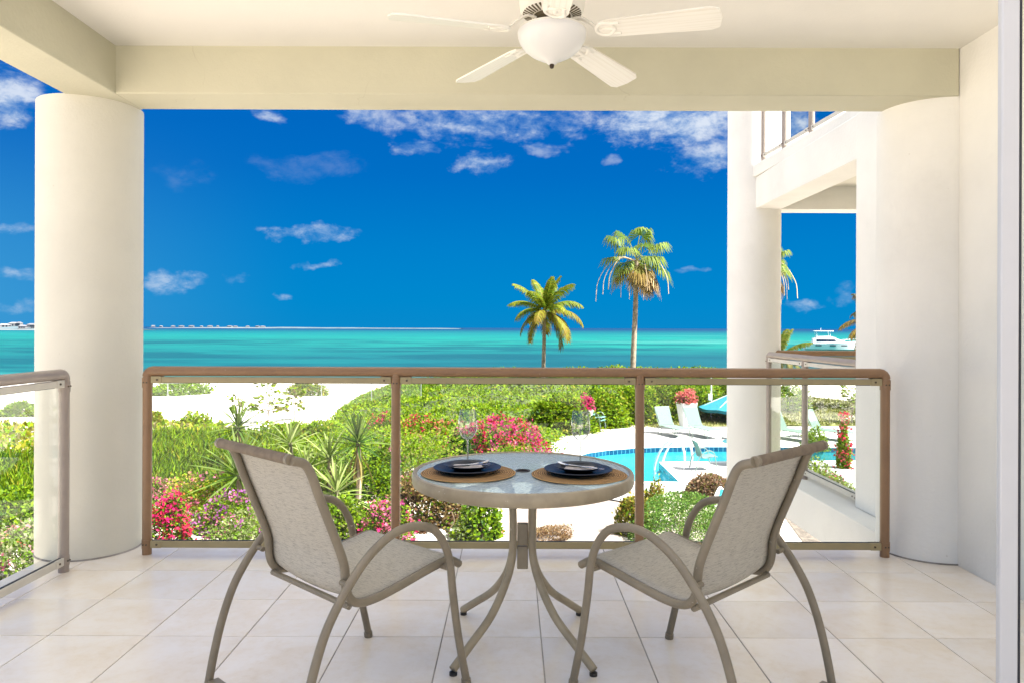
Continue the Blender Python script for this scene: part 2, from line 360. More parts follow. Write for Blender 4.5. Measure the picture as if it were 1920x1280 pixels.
bed = t.mix(t.m('MULTIPLY', t.mr(n3, .45, .62), .30), bed, sw(14, 122, 140))
t.link(bed, b.inputs['Base Color']); b.inputs['Roughness'].default_value = .35; b.inputs['Specular IOR Level'].default_value = .12
bp = t.n('ShaderNodeBump'); bp.inputs['Strength'].default_value = .3; bp.inputs['Distance'].default_value = .3
t.link(n3, bp.inputs['Height']); t.link(bp.outputs[0], b.inputs['Normal'])
M['sea'] = m

# ------------------------------------------------------------------ mesh helpers
def tag(o, label=None, cat=None, group=None, kind=None):
    for k, v in (('label', label), ('category', cat), ('group', group), ('kind', kind)):
        if v: o[k] = v
    return o
def thing(name, label, cat, loc=(0, 0, 0), rz=0.0, group=None):
    o = bpy.data.objects.new(name, None); COL.objects.link(o)
    o.location = loc; o.rotation_euler = (0, 0, rz); o.empty_display_size = .2
    return tag(o, label, cat, group)
def catmull(P, n=6):
    P = [Vector(p) for p in P]; out = []
    for i in range(len(P) - 1):
        p0 = P[i - 1] if i else P[0] * 2 - P[1]; p1, p2 = P[i], P[i + 1]
        p3 = P[i + 2] if i + 2 < len(P) else P[-1] * 2 - P[-2]
        for k in range(n):
            u = k / n
            out.append(.5 * ((2 * p1) + (p2 - p0) * u + (2 * p0 - 5 * p1 + 4 * p2 - p3) * u * u + (3 * p1 - p0 - 3 * p2 + p3) * u ** 3))
    out.append(P[-1]); return out
class MB:
    def __init__(s): s.v = []; s.f = []; s.uv = None
    def add(s, v, f):
        k = len(s.v); s.v += [tuple(p) for p in v]; s.f += [tuple(i + k for i in q) for q in f]; return s
    def box(s, x0, x1, y0, y1, z0, z1):
        return s.add([(x0, y0, z0), (x1, y0, z0), (x1, y1, z0), (x0, y1, z0), (x0, y0, z1), (x1, y0, z1), (x1, y1, z1), (x0, y1, z1)],
                     [(3, 2, 1, 0), (4, 5, 6, 7), (0, 1, 5, 4), (1, 2, 6, 5), (2, 3, 7, 6), (3, 0, 4, 7)])
    def cbox(s, c, d): return s.box(c[0] - d[0] / 2, c[0] + d[0] / 2, c[1] - d[1] / 2, c[1] + d[1] / 2, c[2] - d[2] / 2, c[2] + d[2] / 2)
    def prism(s, poly, z0, z1):
        n = len(poly); v = [(x, y, z0) for x, y in poly] + [(x, y, z1) for x, y in poly]
        return s.add(v, [tuple(range(n - 1, -1, -1)), tuple(range(n, 2 * n))] + [(i, (i + 1) % n, n + (i + 1) % n, n + i) for i in range(n)])
    def tube(s, P, r, n=10, r2=None, up=(0, 0, 1), taper=None, cap=True):
        """r across, r2 along the reference direction; taper = list of scale factors"""
        P = [Vector(p) for p in P]; r2 = r2 or r; V = []; side = None
        for i, p in enumerate(P):
            t_ = (P[min(i + 1, len(P) - 1)] - P[max(i - 1, 0)]).normalized()
            if side is None:
                u = Vector(up)
                if abs(t_.dot(u)) > .95: u = Vector((1, 0, 0))
                side = t_.cross(u).normalized()
            else: side = (side - t_ * side.dot(t_)).normalized()
            o = side.cross(t_).normalized(); k = taper[i] if taper else 1.0
            for j in range(n):
                a = 2 * math.pi * j / n
                V.append(p + side * (math.cos(a) * r * k) + o * (math.sin(a) * r2 * k))
        L = len(P); fs = [(i * n + j, i * n + (j + 1) % n, (i + 1) * n + (j + 1) % n, (i + 1) * n + j) for i in range(L - 1) for j in range(n)]
        if cap: fs += [tuple(range(n - 1, -1, -1)), tuple((L - 1) * n + j for j in range(n))]
        return s.add(V, fs)
    def lathe(s, prof, n=32, c=(0, 0, 0), closed=False):
        V = []; k = len(prof)
        for r_, z in prof:
            for j in range(n):
                a = 2 * math.pi * j / n; V.append((c[0] + r_ * math.cos(a), c[1] + r_ * math.sin(a), c[2] + z))
        rows = k if closed else k - 1
        fs = [(i * n + j, i * n + (j + 1) % n, ((i + 1) % k) * n + (j + 1) % n, ((i + 1) % k) * n + j) for i in range(rows) for j in range(n)]
        return s.add(V, fs)
    def mesh(s, name, m, smooth=True, angle=38):
        me = bpy.data.meshes.new(name); me.from_pydata(s.v, [], s.f); me.update()
        if m is not None: me.materials.append(m)
        if smooth:
            me.polygons.foreach_set('use_smooth', [True] * len(me.polygons)); me.set_sharp_from_angle(angle=R(angle))
        return me
    def build(s, name, m, parent=None, world=False, smooth=True, bevel=0.0, angle=38, loc=None):
        if world and parent is not None:
            l = parent.location; s.v = [(x - l.x, y - l.y, z - l.z) for x, y, z in s.v]
        o = bpy.data.objects.new(name, s.mesh(name, m, smooth, angle)); COL.objects.link(o)
        if parent is not None: o.parent = parent
        if loc: o.location = loc
        if bevel: bev(o, bevel)
        return o
def bev(o, w, seg=2):
    b = o.modifiers.new('bevel', 'BEVEL'); b.width = w; b.segments = seg; b.limit_method = 'ANGLE'; b.angle_limit = R(40)
def link_copy(o, parent=None):
    c = o.copy(); COL.objects.link(c)
    if parent is not None: c.parent = parent
    return c
def copy_tree(o, parent=None):
    c = link_copy(o, parent)
    for ch in list(o.children): copy_tree(ch, c)
    return c
def np_mesh(name, V, Fq, m, colors=None, parent=None, smooth=False):
    """V (N,3), Fq (M,k) arrays; colors (N,3) per vertex leaf colour"""
    me = bpy.data.meshes.new(name); n, k = len(V), Fq.shape[1]
    me.vertices.add(n); me.vertices.foreach_set('co', np.asarray(V, np.float32).ravel())
    me.loops.add(Fq.size); me.loops.foreach_set('vertex_index', Fq.astype(np.int32).ravel())
    me.polygons.add(len(Fq)); me.polygons.foreach_set('loop_start', np.arange(0, Fq.size, k, dtype=np.int32))
    if smooth: me.polygons.foreach_set('use_smooth', np.ones(len(Fq), bool))
    me.update(calc_edges=True); me.materials.append(m)
    if colors is not None:
        at = me.attributes.new('leaf_colour', 'FLOAT_COLOR', 'POINT')
        at.data.foreach_set('color', np.concatenate([colors, np.ones((n, 1))], 1).astype(np.float32).ravel())
    o = bpy.data.objects.new(name, me); COL.objects.link(o)
    if parent is not None: o.parent = parent
    return o
def nrm(a): return a / np.maximum(np.linalg.norm(a, axis=1, keepdims=True), 1e-9)
def leaf_quads(P, D, N, L, Wd, fold=.25, bend=.2):
    """one four-cornered folded leaf per row: P base, D direction, N facing, L length, Wd width"""
    D = nrm(D); Sd = nrm(np.cross(D, N)); N2 = np.cross(Sd, D)
    L = L[:, None]; Wd = Wd[:, None]
    a = P; c = P + D * L - N2 * L * bend
    mid = P + D * L * .45 + N2 * Wd * fold
    b = mid + Sd * Wd * .5 - N2 * Wd * fold; d = mid - Sd * Wd * .5 - N2 * Wd * fold
    V = np.stack([a, b, c, d], 1).reshape(-1, 3); n = len(P); i = np.arange(n)[:, None] * 4
    return V, np.concatenate([np.concatenate([i, i + 1, i + 2], 1), np.concatenate([i, i + 2, i + 3], 1)], 0)
def pick(pal, w, n, jitter=.22):
    pal = np.array(pal); w = np.array(w, float); c = pal[rng.choice(len(pal), n, p=w / w.sum())]
    return np.clip(c * (1 + rng.uniform(-jitter, jitter, (n, 1))) * (1 + rng.uniform(-.07, .07, (n, 3))), 0, 1)
def rep4(c): return np.repeat(c, 4, 0)

# ------------------------------------------------------------------ terrain functions
GZ = -3.1
def sst(a, b, x):
    t_ = np.clip((x - a) / (b - a), 0, 1); return t_ * t_ * (3 - 2 * t_)
def ground(x, y):
    z = GZ - 1.75 * sst(30, 92, y) - 2.0 * sst(92, 140, y)
    return z + .10 * np.sin(x * .35 + y * .21) * np.sin(y * .27 - x * .13) * sst(24, 36, y)
def G(px, py, lift=0.0):
    """where the sight line through this point of the photo meets the ground (raised by lift)"""
    u, k = (px - 960) / F, (py - 615) / F
    d = 5.0
    for _ in range(60):
        z = float(ground(u * d, d)) + lift; d += ((EYE - z) / k - d) * .5
    return (u * d, d, EYE - k * d)
def inpoly(x, y, poly):
    r = np.zeros(np.shape(x), bool); n = len(poly)
    for i in range(n):
        (x1, y1), (x2, y2) = poly[i], poly[(i + 1) % n]
        c = ((y1 > y) != (y2 > y)); xx = (x2 - x1) * (y - y1) / ((y2 - y1) if y2 != y1 else 1e-9) + x1
        r ^= c & (x < xx)
    return r
def wav(x, y, s=1.0, seed=0):
    q = np.random.default_rng(seed); v = 0
    for i in range(7):
        a = q.uniform(0, 6.28); k = s * q.uniform(.5, 2.2); v = v + np.sin((x * math.cos(a) + y * math.sin(a)) * k + q.uniform(0, 6.28)) / (i * .35 + 1)
    return v / 3.2

# ------------------------------------------------------------------ balcony shell
TS = .4157; GX = .1268; GY = 3.911
XL, XR, YF, YB = -2.62, 2.47, 4.45, -0.55
fl = MB().box(XL, XR + .25, YB, YF, -.28, -.004).build('balcony_floor', M['grout'])
tag(fl, 'pale cream tiled balcony floor in a square grid with thin grout lines', 'floor', kind='structure')
def tile_mesh(w, d):
    b_ = MB().box(-w / 2, w / 2, -d / 2, d / 2, -.008, 0); me = b_.mesh('floor_tile', M['tile'], False); return me
tcache = {}
gw = .0045
i0, i1 = math.floor((XL - GX) / TS), math.ceil((XR - GX) / TS); j0, j1 = math.floor((YB - GY) / TS), math.ceil((YF - GY) / TS)
for j in range(j0, j1):
    for i in range(i0, i1):
        x0, x1 = max(GX + i * TS + gw / 2, XL), min(GX + (i + 1) * TS - gw / 2, XR - .004)
        y0, y1 = max(GY + j * TS + gw / 2, YB), min(GY + (j + 1) * TS - gw / 2, YF)
        if x1 - x0 < .02 or y1 - y0 < .02: continue
        key = (round(x1 - x0, 3), round(y1 - y0, 3))
        if key not in tcache: tcache[key] = tile_mesh(*key)
        o = bpy.data.objects.new('floor_tile', tcache[key]); COL.objects.link(o); o.parent = fl
        o.location = ((x0 + x1) / 2, (y0 + y1) / 2, random.uniform(-.0004, .0004)); bev(o, .0012, 1)
CEIL = 2.85; BB = 2.587
ce = MB().box(XL - .02, XR + .25, 2.4, 4.33, CEIL, CEIL + .25).build('balcony_ceiling', M['ceiling']); tag(ce, 'smooth cream ceiling above the balcony', 'ceiling', kind='structure')
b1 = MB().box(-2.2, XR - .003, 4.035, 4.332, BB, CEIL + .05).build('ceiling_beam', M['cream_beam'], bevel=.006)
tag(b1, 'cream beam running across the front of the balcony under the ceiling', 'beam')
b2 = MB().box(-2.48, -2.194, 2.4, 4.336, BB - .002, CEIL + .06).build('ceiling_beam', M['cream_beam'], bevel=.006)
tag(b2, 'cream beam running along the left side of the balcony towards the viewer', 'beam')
def column(x, y, r, z0, z1, m, label, sealed=True):
    t_ = thing('round_column', label, 'column', (x, y, 0))
    b_ = MB(); n = 64
    b_.lathe([(r, z0), (r, z1)], n); b_.f += [tuple(range(n - 1, -1, -1)), tuple(n + j for j in range(n))]
    b_.build('shaft', m, t_)
    if sealed: MB().lathe([(r + .001, -.0), (r + .0045, .0), (r + .0045, .006), (r + .001, .008)], n).build('sealant_joint', M['grout'], t_)
    return t_
column(-2.49, 4.318, .278, GZ - .2, BB + .002, M['cream'], 'thick round cream column at the left corner of the balcony')
column(2.465, 4.32, .28, GZ - .2, BB + .002, M['white_stucco'], 'thick round cream column at the right corner beside the brown railing post')
wl = MB().box(XR, XR + .23, -3.0, 4.20, GZ, 8.6).build('side_wall', M['white_stucco'], bevel=.004)  # real wall, its unseen upper and rear parts added to block the sun
tag(wl, 'plain white side wall closing the right of the balcony', 'wall')
# sliding door edge nearest the viewer on the right
dj = thing('sliding_door', 'white aluminium sliding door edge standing at the far right of the picture', 'door', (1.086, 1.60, 0))
MB().box(-.020, .0195, -.008, .008, 0, 2.45).build('door_stile', M['alu_white'], dj, bevel=.003)
MB().box(.020, .0245, -.007, .007, 0, 2.45).build('gasket', M['gasket'], dj)
MB().box(.025, .75, -.003, .003, 0.05, 2.4).build('door_glass', M['pane'], dj)
MB().box(.025, .75, -.008, .008, 0.0, .048).build('bottom_rail', M['alu_white'], dj)

# ------------------------------------------------------------------ railings
def screw(b_, p, ax, r=.0045):
    p = Vector(p); a = Vector(ax); b_.tube([p, p + a * .004], r, 8)
def railing(name, label, A, B, posts, mt, mb, ends=(True, True), rt=.028, zt=1.049, pane_ends=True):
    """A, B plan points of the end posts; posts = fractions along"""
    A, B = Vector((A[0], A[1], 0)), Vector((B[0], B[1], 0)); L = (B - A).length
    t_ = thing(name, label, 'railing', A, math.atan2((B - A).y, (B - A).x))
    e = .032
    pts = []
    pts += [(0, 0, zt - e)] + [(e - e * math.cos(a), 0, zt - e + e * math.sin(a)) for a in (R(22), R(45), R(68))] if ends[0] else [(-.0, 0, zt)]
    if ends[0]: pts.append((e, 0, zt))
    pts += [(L - e, 0, zt)] if ends[1] else [(L, 0, zt)]
    if ends[1]: pts += [(L - e + e * math.sin(a), 0, zt - e + e * math.cos(a)) for a in (R(22), R(45), R(68))] + [(L, 0, zt - e)]
    MB().tube(pts, rt, 16, up=(0, 1, 0)).build('handrail', mt, t_)
    xs = [f * L for f in posts]
    for i, x in enumerate(xs):
        endp = (i == 0 and ends[0]) or (i == len(xs) - 1 and ends[1])
        p = MB().tube([(x, 0, 0), (x, 0, zt - (e if endp else .012))], .0262, 14).build('post', mt, t_)
        c = MB().tube([(x, 0, .955), (x, 0, 1.012)], .0295, 14).build('post_collar', mt, t_)
        c = MB().tube([(x, 0, .035), (x, 0, .085)], .0285, 14).build('post_collar', mt, t_)
        for dx in (-.009, .009):
            for yy_, zz_ in ((-.0275, .985), (-.0268, .06)):
                sc = MB(); screw(sc, (x + dx, yy_, zz_), (0, -1, 0)); sc.build('screw', M['screw'], t_)
    for a, b_ in zip(xs[:-1], xs[1:]):
        u0, u1 = a + .0265, b_ - .0265
        MB().box(u0, u1, -.016, .016, .983, 1.017).build('top_bar', mb, t_, bevel=.002)
        MB().box(u0, u1, -.016, .016, .041, .079).build('bottom_bar', mb, t_, bevel=.002)
        g_ = MB().box(u0 + .004, u1 - .004, -.005, .005, .0795, .9825).build('glass_pane', M['pane'], t_)
        for za_ in (.079, .980): MB().box(u0 + .004, u1 - .004, -.006, .006, za_, za_ + .003).build('pane_seal', M['gasket'], t_)
        for uu, s_ in ((u0, 1), (u1, -1)):
            for z in (1.0, .06):
                k = MB().box(min(uu, uu + s_ * .062), max(uu, uu + s_ * .062), -.0195, .0195, z - .0205, z + .0205).build('bracket', mb, t_, bevel=.002)
                sc = MB(); screw(sc, (uu + s_ * .038, -.0195, z), (0, -1, 0), .006); sc.build('bracket_screw', M['screw'], k)
    return t_
RY = 4.19
W_ = 2.141 + 2.089
railing('glass_railing', 'brown tube railing with three glass panels across the front of the balcony', (-2.089, RY), (2.141, RY),
        [0, (2.089 - .664) / W_, (2.089 + .734) / W_, 1], M['rail'], M['bar'])
railing('glass_railing', 'taupe tube railing with glass along the left edge of the balcony', (-2.38, .75), (-2.38, 3.885),
        [0, .48, 1], M['rail_grey'], M['bar_pale'])

# ------------------------------------------------------------------ neighbouring building
nb = thing('neighbour_building', 'white neighbouring balcony block beyond the right column', 'building', (2.55, 5.4, 0))
X0 = 2.52
def nbx(name, m, *a, bv=.006): return MB().box(*a).build(name, m, nb, world=True, bevel=bv)
nbx('wall', M['white_stucco'], X0, X0 + .22, 4.54, 5.36, 0.002, 2.875)
nbx('beam', M['white_stucco'], X0 + .01, X0 + .29, 5.362, 7.62, 2.55, 2.876)
nbx('beam', M['white_stucco'], X0 + .02, 9.0, 7.70, 7.95, 2.56, 2.874)
nbx('ceiling', M['cream'], X0 + .292, 9.0, 4.56, 7.698, 2.80, 2.873)
nbx('wall', M['cream'], 8.2, 8.4, 4.56, 7.6, 0.002, 2.79)
MB().prism([(2.64, 4.5), (9.0, 4.5), (9.0, 8.2), (2.485, 8.2), (2.50, 7.7), (2.62, 5.4)], 2.878, 3.0).build('upper_slab', M['white_stucco'], nb, world=True, bevel=.006)
MB().prism([(2.345, 4.54), (2.78, 4.54), (2.78, 7.28), (2.345, 7.28)], -.31, 0).build('floor_slab', M['white_stucco'], nb, world=True, bevel=.006)
nbx('wall', M['white_stucco'], 3.62, 3.82, 4.54, 7.6, GZ - .1, -.312)
nbx('floor', M['white_stucco'], 3.84, 8.19, 4.56, 7.6, -.30, 0)  # unseen floor added to keep light from below off the ceiling
nbx('wall', M['cream'], X0 + .23, 8.19, 4.57, 4.75, .003, 2.79)  # unseen back wall added to darken the ceiling inside
column(2.60, 7.86, .275, GZ - .2, 6.2, M['white_stucco'], 'round white column of the neighbouring building seen beyond the railing', False)
railing('glass_railing', 'taupe glass railing on the near side of the neighbouring balcony', (2.54, 7.22), (2.56, 5.38), [0, .47, 1], M['rail_grey'], M['bar_pale'])
fr = thing('handrail_bar', 'shaded brown handrail spanning the far front of the neighbouring balcony', 'railing', (2.60, 7.66, 1.049))
MB().tube([(0, 0, 0), (5.6, 0, 0)], .03, 14, up=(0, 1, 0)).build('handrail', M['rail'], fr)
MB().box(0, 5.6, -.016, .016, -.068, -.034).build('lower_bar', M['bar'], fr)
up = railing('glass_railing', 'taupe railing on the upper storey of the neighbouring building', (2.56, 7.45), (2.72, 5.0), [0, .2, .42, .7, 1], M['rail_grey'], M['bar_pale'])
up.location.z = 3.0
pw = MB().box(2.62, 2.68, 7.05, 7.11, 3.0, 5.8).build('upright_post', M['white_paint']); tag(pw, 'slim white upright between the upper storey railing posts', 'post')

# ------------------------------------------------------------------ ceiling fan
fan = thing('ceiling_fan', 'white five-blade ceiling fan with frosted glass light bowl under the ceiling', 'ceiling fan', (.1625, 3.05, 2.50))
MB().lathe([(.0, .35), (.07, .35), (.068, .31), (.03, .29), (.018, .285), (.018, .24)], 32).build('canopy', M['fan_white'], fan)
MB().lathe([(.03, .245), (.10, .235), (.132, .20), (.138, .16), (.134, .125), (.118, .108), (.085, .098), (.0, .098)], 48).build('motor_housing', M['fan_white'], fan)
for k in range(40):
    a = 2 * math.pi * k / 40
    v = MB().add([(.086, -.0028, .0965), (.122, -.0042, .1075), (.122, .0042, .1075), (.086, .0028, .0965),
                  (.086, -.0028, .0985), (.122, -.0042, .1105), (.122, .0042, .1105), (.086, .0028, .0985)],
                 [(0, 1, 2, 3), (7, 6, 5, 4), (0, 4, 5, 1), (1, 5, 6, 2), (2, 6, 7, 3), (3, 7, 4, 0)])
    if k == 0: vm = v.mesh('vent_slot', M['fan_dark'], False)
    o = bpy.data.objects.new('vent_slot', vm); COL.objects.link(o); o.parent = fan; o.rotation_euler.z = a
MB().lathe([(.0, .10), (.078, .10), (.078, .083), (.055, .078)], 40).build('flywheel', M['fan_dark'], fan)
MB().lathe([(.052, .10), (.055, .092), (.055, .052), (.12, .046), (.141, .040), (.143, .032)], 48).build('light_fitter', M['fan_white'], fan)
MB().lathe([(.140, .036), (.1435, .030), (.142, .014), (.135, -.008), (.117, -.035), (.088, -.059), (.055, -.077), (.030, -.087), (.019, -.098), (.0, -.103)], 56).build('light_bowl', M['bowl'], fan)
MB().lathe([(.0, -.098), (.009, -.100), (.010, -.108), (.0075, -.116), (.0, -.119)], 20).build('finial', M['bronze'], fan)
def blade_mesh():
    b_ = MB(); n = 14; top = []
    xs_ = [.20 + .475 * i / n for i in range(n + 1)]
    def hw(x):
        t_ = (x - .20) / .475; w = .052 + .020 * t_
        if t_ > .93: w -= .016 * ((t_ - .93) / .07) ** 2
        if t_ < .05: w -= .012 * (1 - t_ / .05)
        return w
    V = []
    for z in (.0035, -.0035):
        for x in xs_: V += [(x, -hw(x), z), (x + (.010 if x > .67 else 0), 0, z), (x, hw(x), z)]
    N = 3 * (n + 1); f = []
    for i in range(n):
        for j in (0, 1):
            a = 3 * i + j; f.append((a, a + 3, a + 4, a + 1)); f.append((N + a, N + a + 1, N + a + 4, N + a + 3))
        for j in (0, 2):
            a = 3 * i + j; q = (a, N + a, N + a + 3, a + 3); f.append(q if j == 0 else q[::-1])
    for a, fl_ in ((0, True), (3 * n, False)):
        for j in (0, 1):
            q = (a + j, a + j + 1, N + a + j + 1, N + a + j); f.append(q if fl_ else q[::-1])
    return b_.add(V, f).mesh('blade', M['blade'], True, 30)
bm_ = blade_mesh()
def iron_mesh():
    b_ = MB()
    b_.tube(catmull([(.075, 0, .055), (.11, 0, .060), (.15, 0, .040), (.185, 0, .010)], 4), .012, 8, .006)
    ring = [(.225 + .036 * math.cos(a), .040 * math.sin(a), -.0045) for a in np.linspace(0, 2 * math.pi, 19)]
    b_.tube(ring, .0085, 8, .0045)
    b_.tube([(.185, 0, .006), (.235, 0, -.0048), (.268, 0, -.0048)], .010, 8, .0045)
    b_.tube([(.245, -.032, -.0048), (.285, -.034, -.0048)], .008, 8, .004); b_.tube([(.245, .032, -.0048), (.285, .034, -.0048)], .008, 8, .004)
    return b_.mesh('blade_iron', M['fan_white'], True, 50)
im_ = iron_mesh()
for k in range(5):
    a = R(90 + 36 - 72 * k)                 # direction of the blade in plan
    o = bpy.data.objects.new('blade', bm_); COL.objects.link(o); o.parent = fan
    o.rotation_euler = (R(-13), R(1.5), a); o.location.z = .028
    q = bpy.data.objects.new('blade_iron', im_); COL.objects.link(q); q.parent = fan; q.rotation_euler = (R(-13), R(1.5), a); q.location.z = .028

# ------------------------------------------------------------------ sling chairs
ARM = [(0, 0), (-.04, .17), (-.068, .336), (-.083, .449), (-.111, .525), (-.165, .588), (-.25, .614), (-.32, .610), (-.384, .585), (-.45, .54), (-.508, .479), (-.56, .41), (-.6, .34), (-.638, .236), (-.667, .12), (-.69, 0)]
PROF = [(.012, .425), (-.03, .450), (-.06, .452), (-.15, .437), (-.26, .415), (-.36, .399), (-.43, .400), (-.466, .422), (-.483, .462), (-.489, .53), (-.51, .595), (-.5475, .686), (-.584, .775), (-.612, .847), (-.636, .882), (-.678, .897)]
def sling_chair(label, loc, rz, fm, sm, group=None, lite=False):
    t_ = thing('sling_chair', label, 'chair', loc, rz, group)
    n = 10 if not lite else 6; cn = 5 if not lite else 2
    for s_ in (-1, 1):
        MB().tube(catmull([(s_ * .30, v, z + .012) for v, z in ARM], cn), .0150, n, .0135, up=(1, 0, 0)).build('arm_leg', fm, t_)
        MB().tube(catmull([(s_ * .245, v, z) for v, z in PROF], cn), .0145, n, .0155, up=(1, 0, 0)).build('side_rail', fm, t_)
        if not lite:
            for v in (0, -.69):
                MB().tube([(s_ * .30, v, 0), (s_ * .30, v - .003, .022)], .0178, 10).build('foot_cap', M['black_foot'] if v else fm, t_)
            MB().tube([(s_ * .25, -.505, .488), (s_ * .296, -.505, .488)], .009, 8).build('spacer_bolt', fm, t_)
            MB().tube([(s_ * .25, -.072, .443), (s_ * .296, -.080, .443)], .009, 8).build('spacer_bolt', fm, t_)
            MB().tube([(s_ * .222, -.678, .899), (s_ * .238, -.678, .899)], .0174, 12).build('roll_cap', fm, t_)
    bars = [('rear_stretcher', (-.470, .398), .0105), ('front_stretcher', (-.045, .422), .009)]
    for nm, (v, z), r_ in bars: MB().tube([(-.245, v, z), (.245, v, z)], r_, 8).build(nm, fm, t_)
    if not lite:
        MB().box(-.292, .292, -.692, -.652, .045, .058).build('floor_stretcher', fm, t_, bevel=.003)
        MB().tube([(-.22, -.678, .899), (.22, -.678, .899)], .017, 12).build('top_roll', M['roll_shaded'], t_)
    # the sling: one sheet following the rails, sagging a little between them
    P = catmull([(0, v, z) for v, z in PROF], 4); Vv = []; uv = []; ncol = 9 if not lite else 3; d = 0; Ds = [0]
    for a, b_ in zip(P[:-1], P[1:]): d += (b_ - a).length; Ds.append(d)
    off_ = .013
    for i, p in enumerate(P):
        t2 = (P[min(i + 1, len(P) - 1)] - P[max(i - 1, 0)]).normalized(); nn = Vector((0, -t2.z, t2.y))   # towards the sitter? checked below
        if nn.z < 0 and i < len(P) // 2: nn = -nn
        q = i / (len(P) - 1)
        nn = Vector((0, t2.z, -t2.y))
        if nn.y * .5 + nn.z < 0: nn = -nn
        for j in range(ncol):
            u = -1 + 2 * j / (ncol - 1); sag = .016 * (1 - u * u) * math.sin(math.pi * min(1, max(0, q))) 
            x = u * .236
            Vv.append((x, p.y + nn.y * (off_ - sag), p.z + nn.z * (off_ - sag))); uv.append((x, Ds[i]))
    Fv = [(i * ncol + j, i * ncol + j + 1, (i + 1) * ncol + j + 1, (i + 1) * ncol + j) for i in range(len(P) - 1) for j in range(ncol - 1)]
    b_ = MB(); b_.add(Vv, Fv); me = b_.mesh('sling', sm, True, 60); ul = me.uv_layers.new(name='UVMap')
    for lp in me.loops: ul.data[lp.index].uv = uv[lp.vertex_index]
    o = bpy.data.objects.new('sling', me); COL.objects.link(o); o.parent = t_
    sd = o.modifiers.new('solid', 'SOLIDIFY'); sd.thickness = .003; sd.offset = 0
    return t_
sling_chair('taupe sling chair left of the table, turned to face it from the left', (-.381, 2.875, 0), R(-43.1), M['chair_frame'], M['sling'], 'chairs at the balcony table')
sling_chair('taupe sling chair right of the table, turned to face it from the right', (.446, 2.868, 0), R(43.1), M['chair_frame'], M['sling'], 'chairs at the balcony table')

# ------------------------------------------------------------------ bistro table and what stands on it
TZ = .71; TX, TY = .047, 3.03
tb = thing('bistro_table', 'round bistro table with tan metal rim and hammered glass top', 'table', (TX, TY, 0))
MB().lathe([(.436, TZ + .002), (.443, TZ + .006), (.452, TZ + .003), (.4565, TZ - .006), (.457, TZ - .030), (.452, TZ - .044), (.443, TZ - .048), (.430, TZ - .046), (.428, TZ - .012), (.436, TZ - .010)], 96, closed=True).build('rim', M['table_metal'], tb)
MB().lathe([(.028, TZ - .006), (.428, TZ - .006), (.4355, TZ - .002), (.4355, TZ), (.028, TZ)], 96, closed=True).build('glass_top', M['hammered'], tb)
MB().lathe([(.020, TZ - .008), (.028, TZ - .008), (.031, TZ + .003), (.022, TZ + .003)], 32, closed=True).build('umbrella_ring', M['black_foot'], tb)
MB().lathe([(.0, TZ - .012), (.020, TZ - .012), (.020, TZ - .006), (.0, TZ - .006)], 24).build('hole_plug', M['red_plastic'], tb)
for sx_, sy_ in ((-1, -1), (1, -1), (-1, 1), (1, 1)):
    dx, dy = sx_ * .67, sy_ * .74
    pts = [(sx_ * .052 + dx * .10, sy_ * .030 + dy * .10, TZ - .02), (sx_ * .047 + dx * .02, sy_ * .026 + dy * .02, TZ - .07), (sx_ * .042, sy_ * .024, TZ - .14), (sx_ * .040, sy_ * .024, .44),
           (sx_ * .043, sy_ * .028, .36), (sx_ * .043 + dx * .035, sy_ * .025 + dy * .035, .27), (dx * .185, dy * .185, .165), (dx * .30, dy * .30, .085), (dx * .395, dy * .395, .022)]
    lg = MB().tube(catmull(pts, 5), .0165, 12, taper=None).build('leg', M['table_metal'], tb)
    MB().tube([(dx * .392, dy * .392, 0), (dx * .392, dy * .392, .012)], .015, 12).build('foot_pad', M['black_foot'], lg)
for z0, z1 in ((.505, .595), (.405, .500)):
    MB().box(-.0225, .0225, -.010, .010, z0 - .10, z1 - .10).build('leg_plate', M['table_metal'], tb, bevel=.004)
MB().tube(catmull([(-.30, -.30, TZ - .03), (0, 0, TZ - .03), (.30, .30, TZ - .03)], 3), .012, 8).build('under_brace', M['table_metal'], tb)
MB().tube(catmull([(.30, -.30, TZ - .032), (0, 0, TZ - .033), (-.30, .30, TZ - .032)], 3), .012, 8).build('under_brace', M['table_metal'], tb)
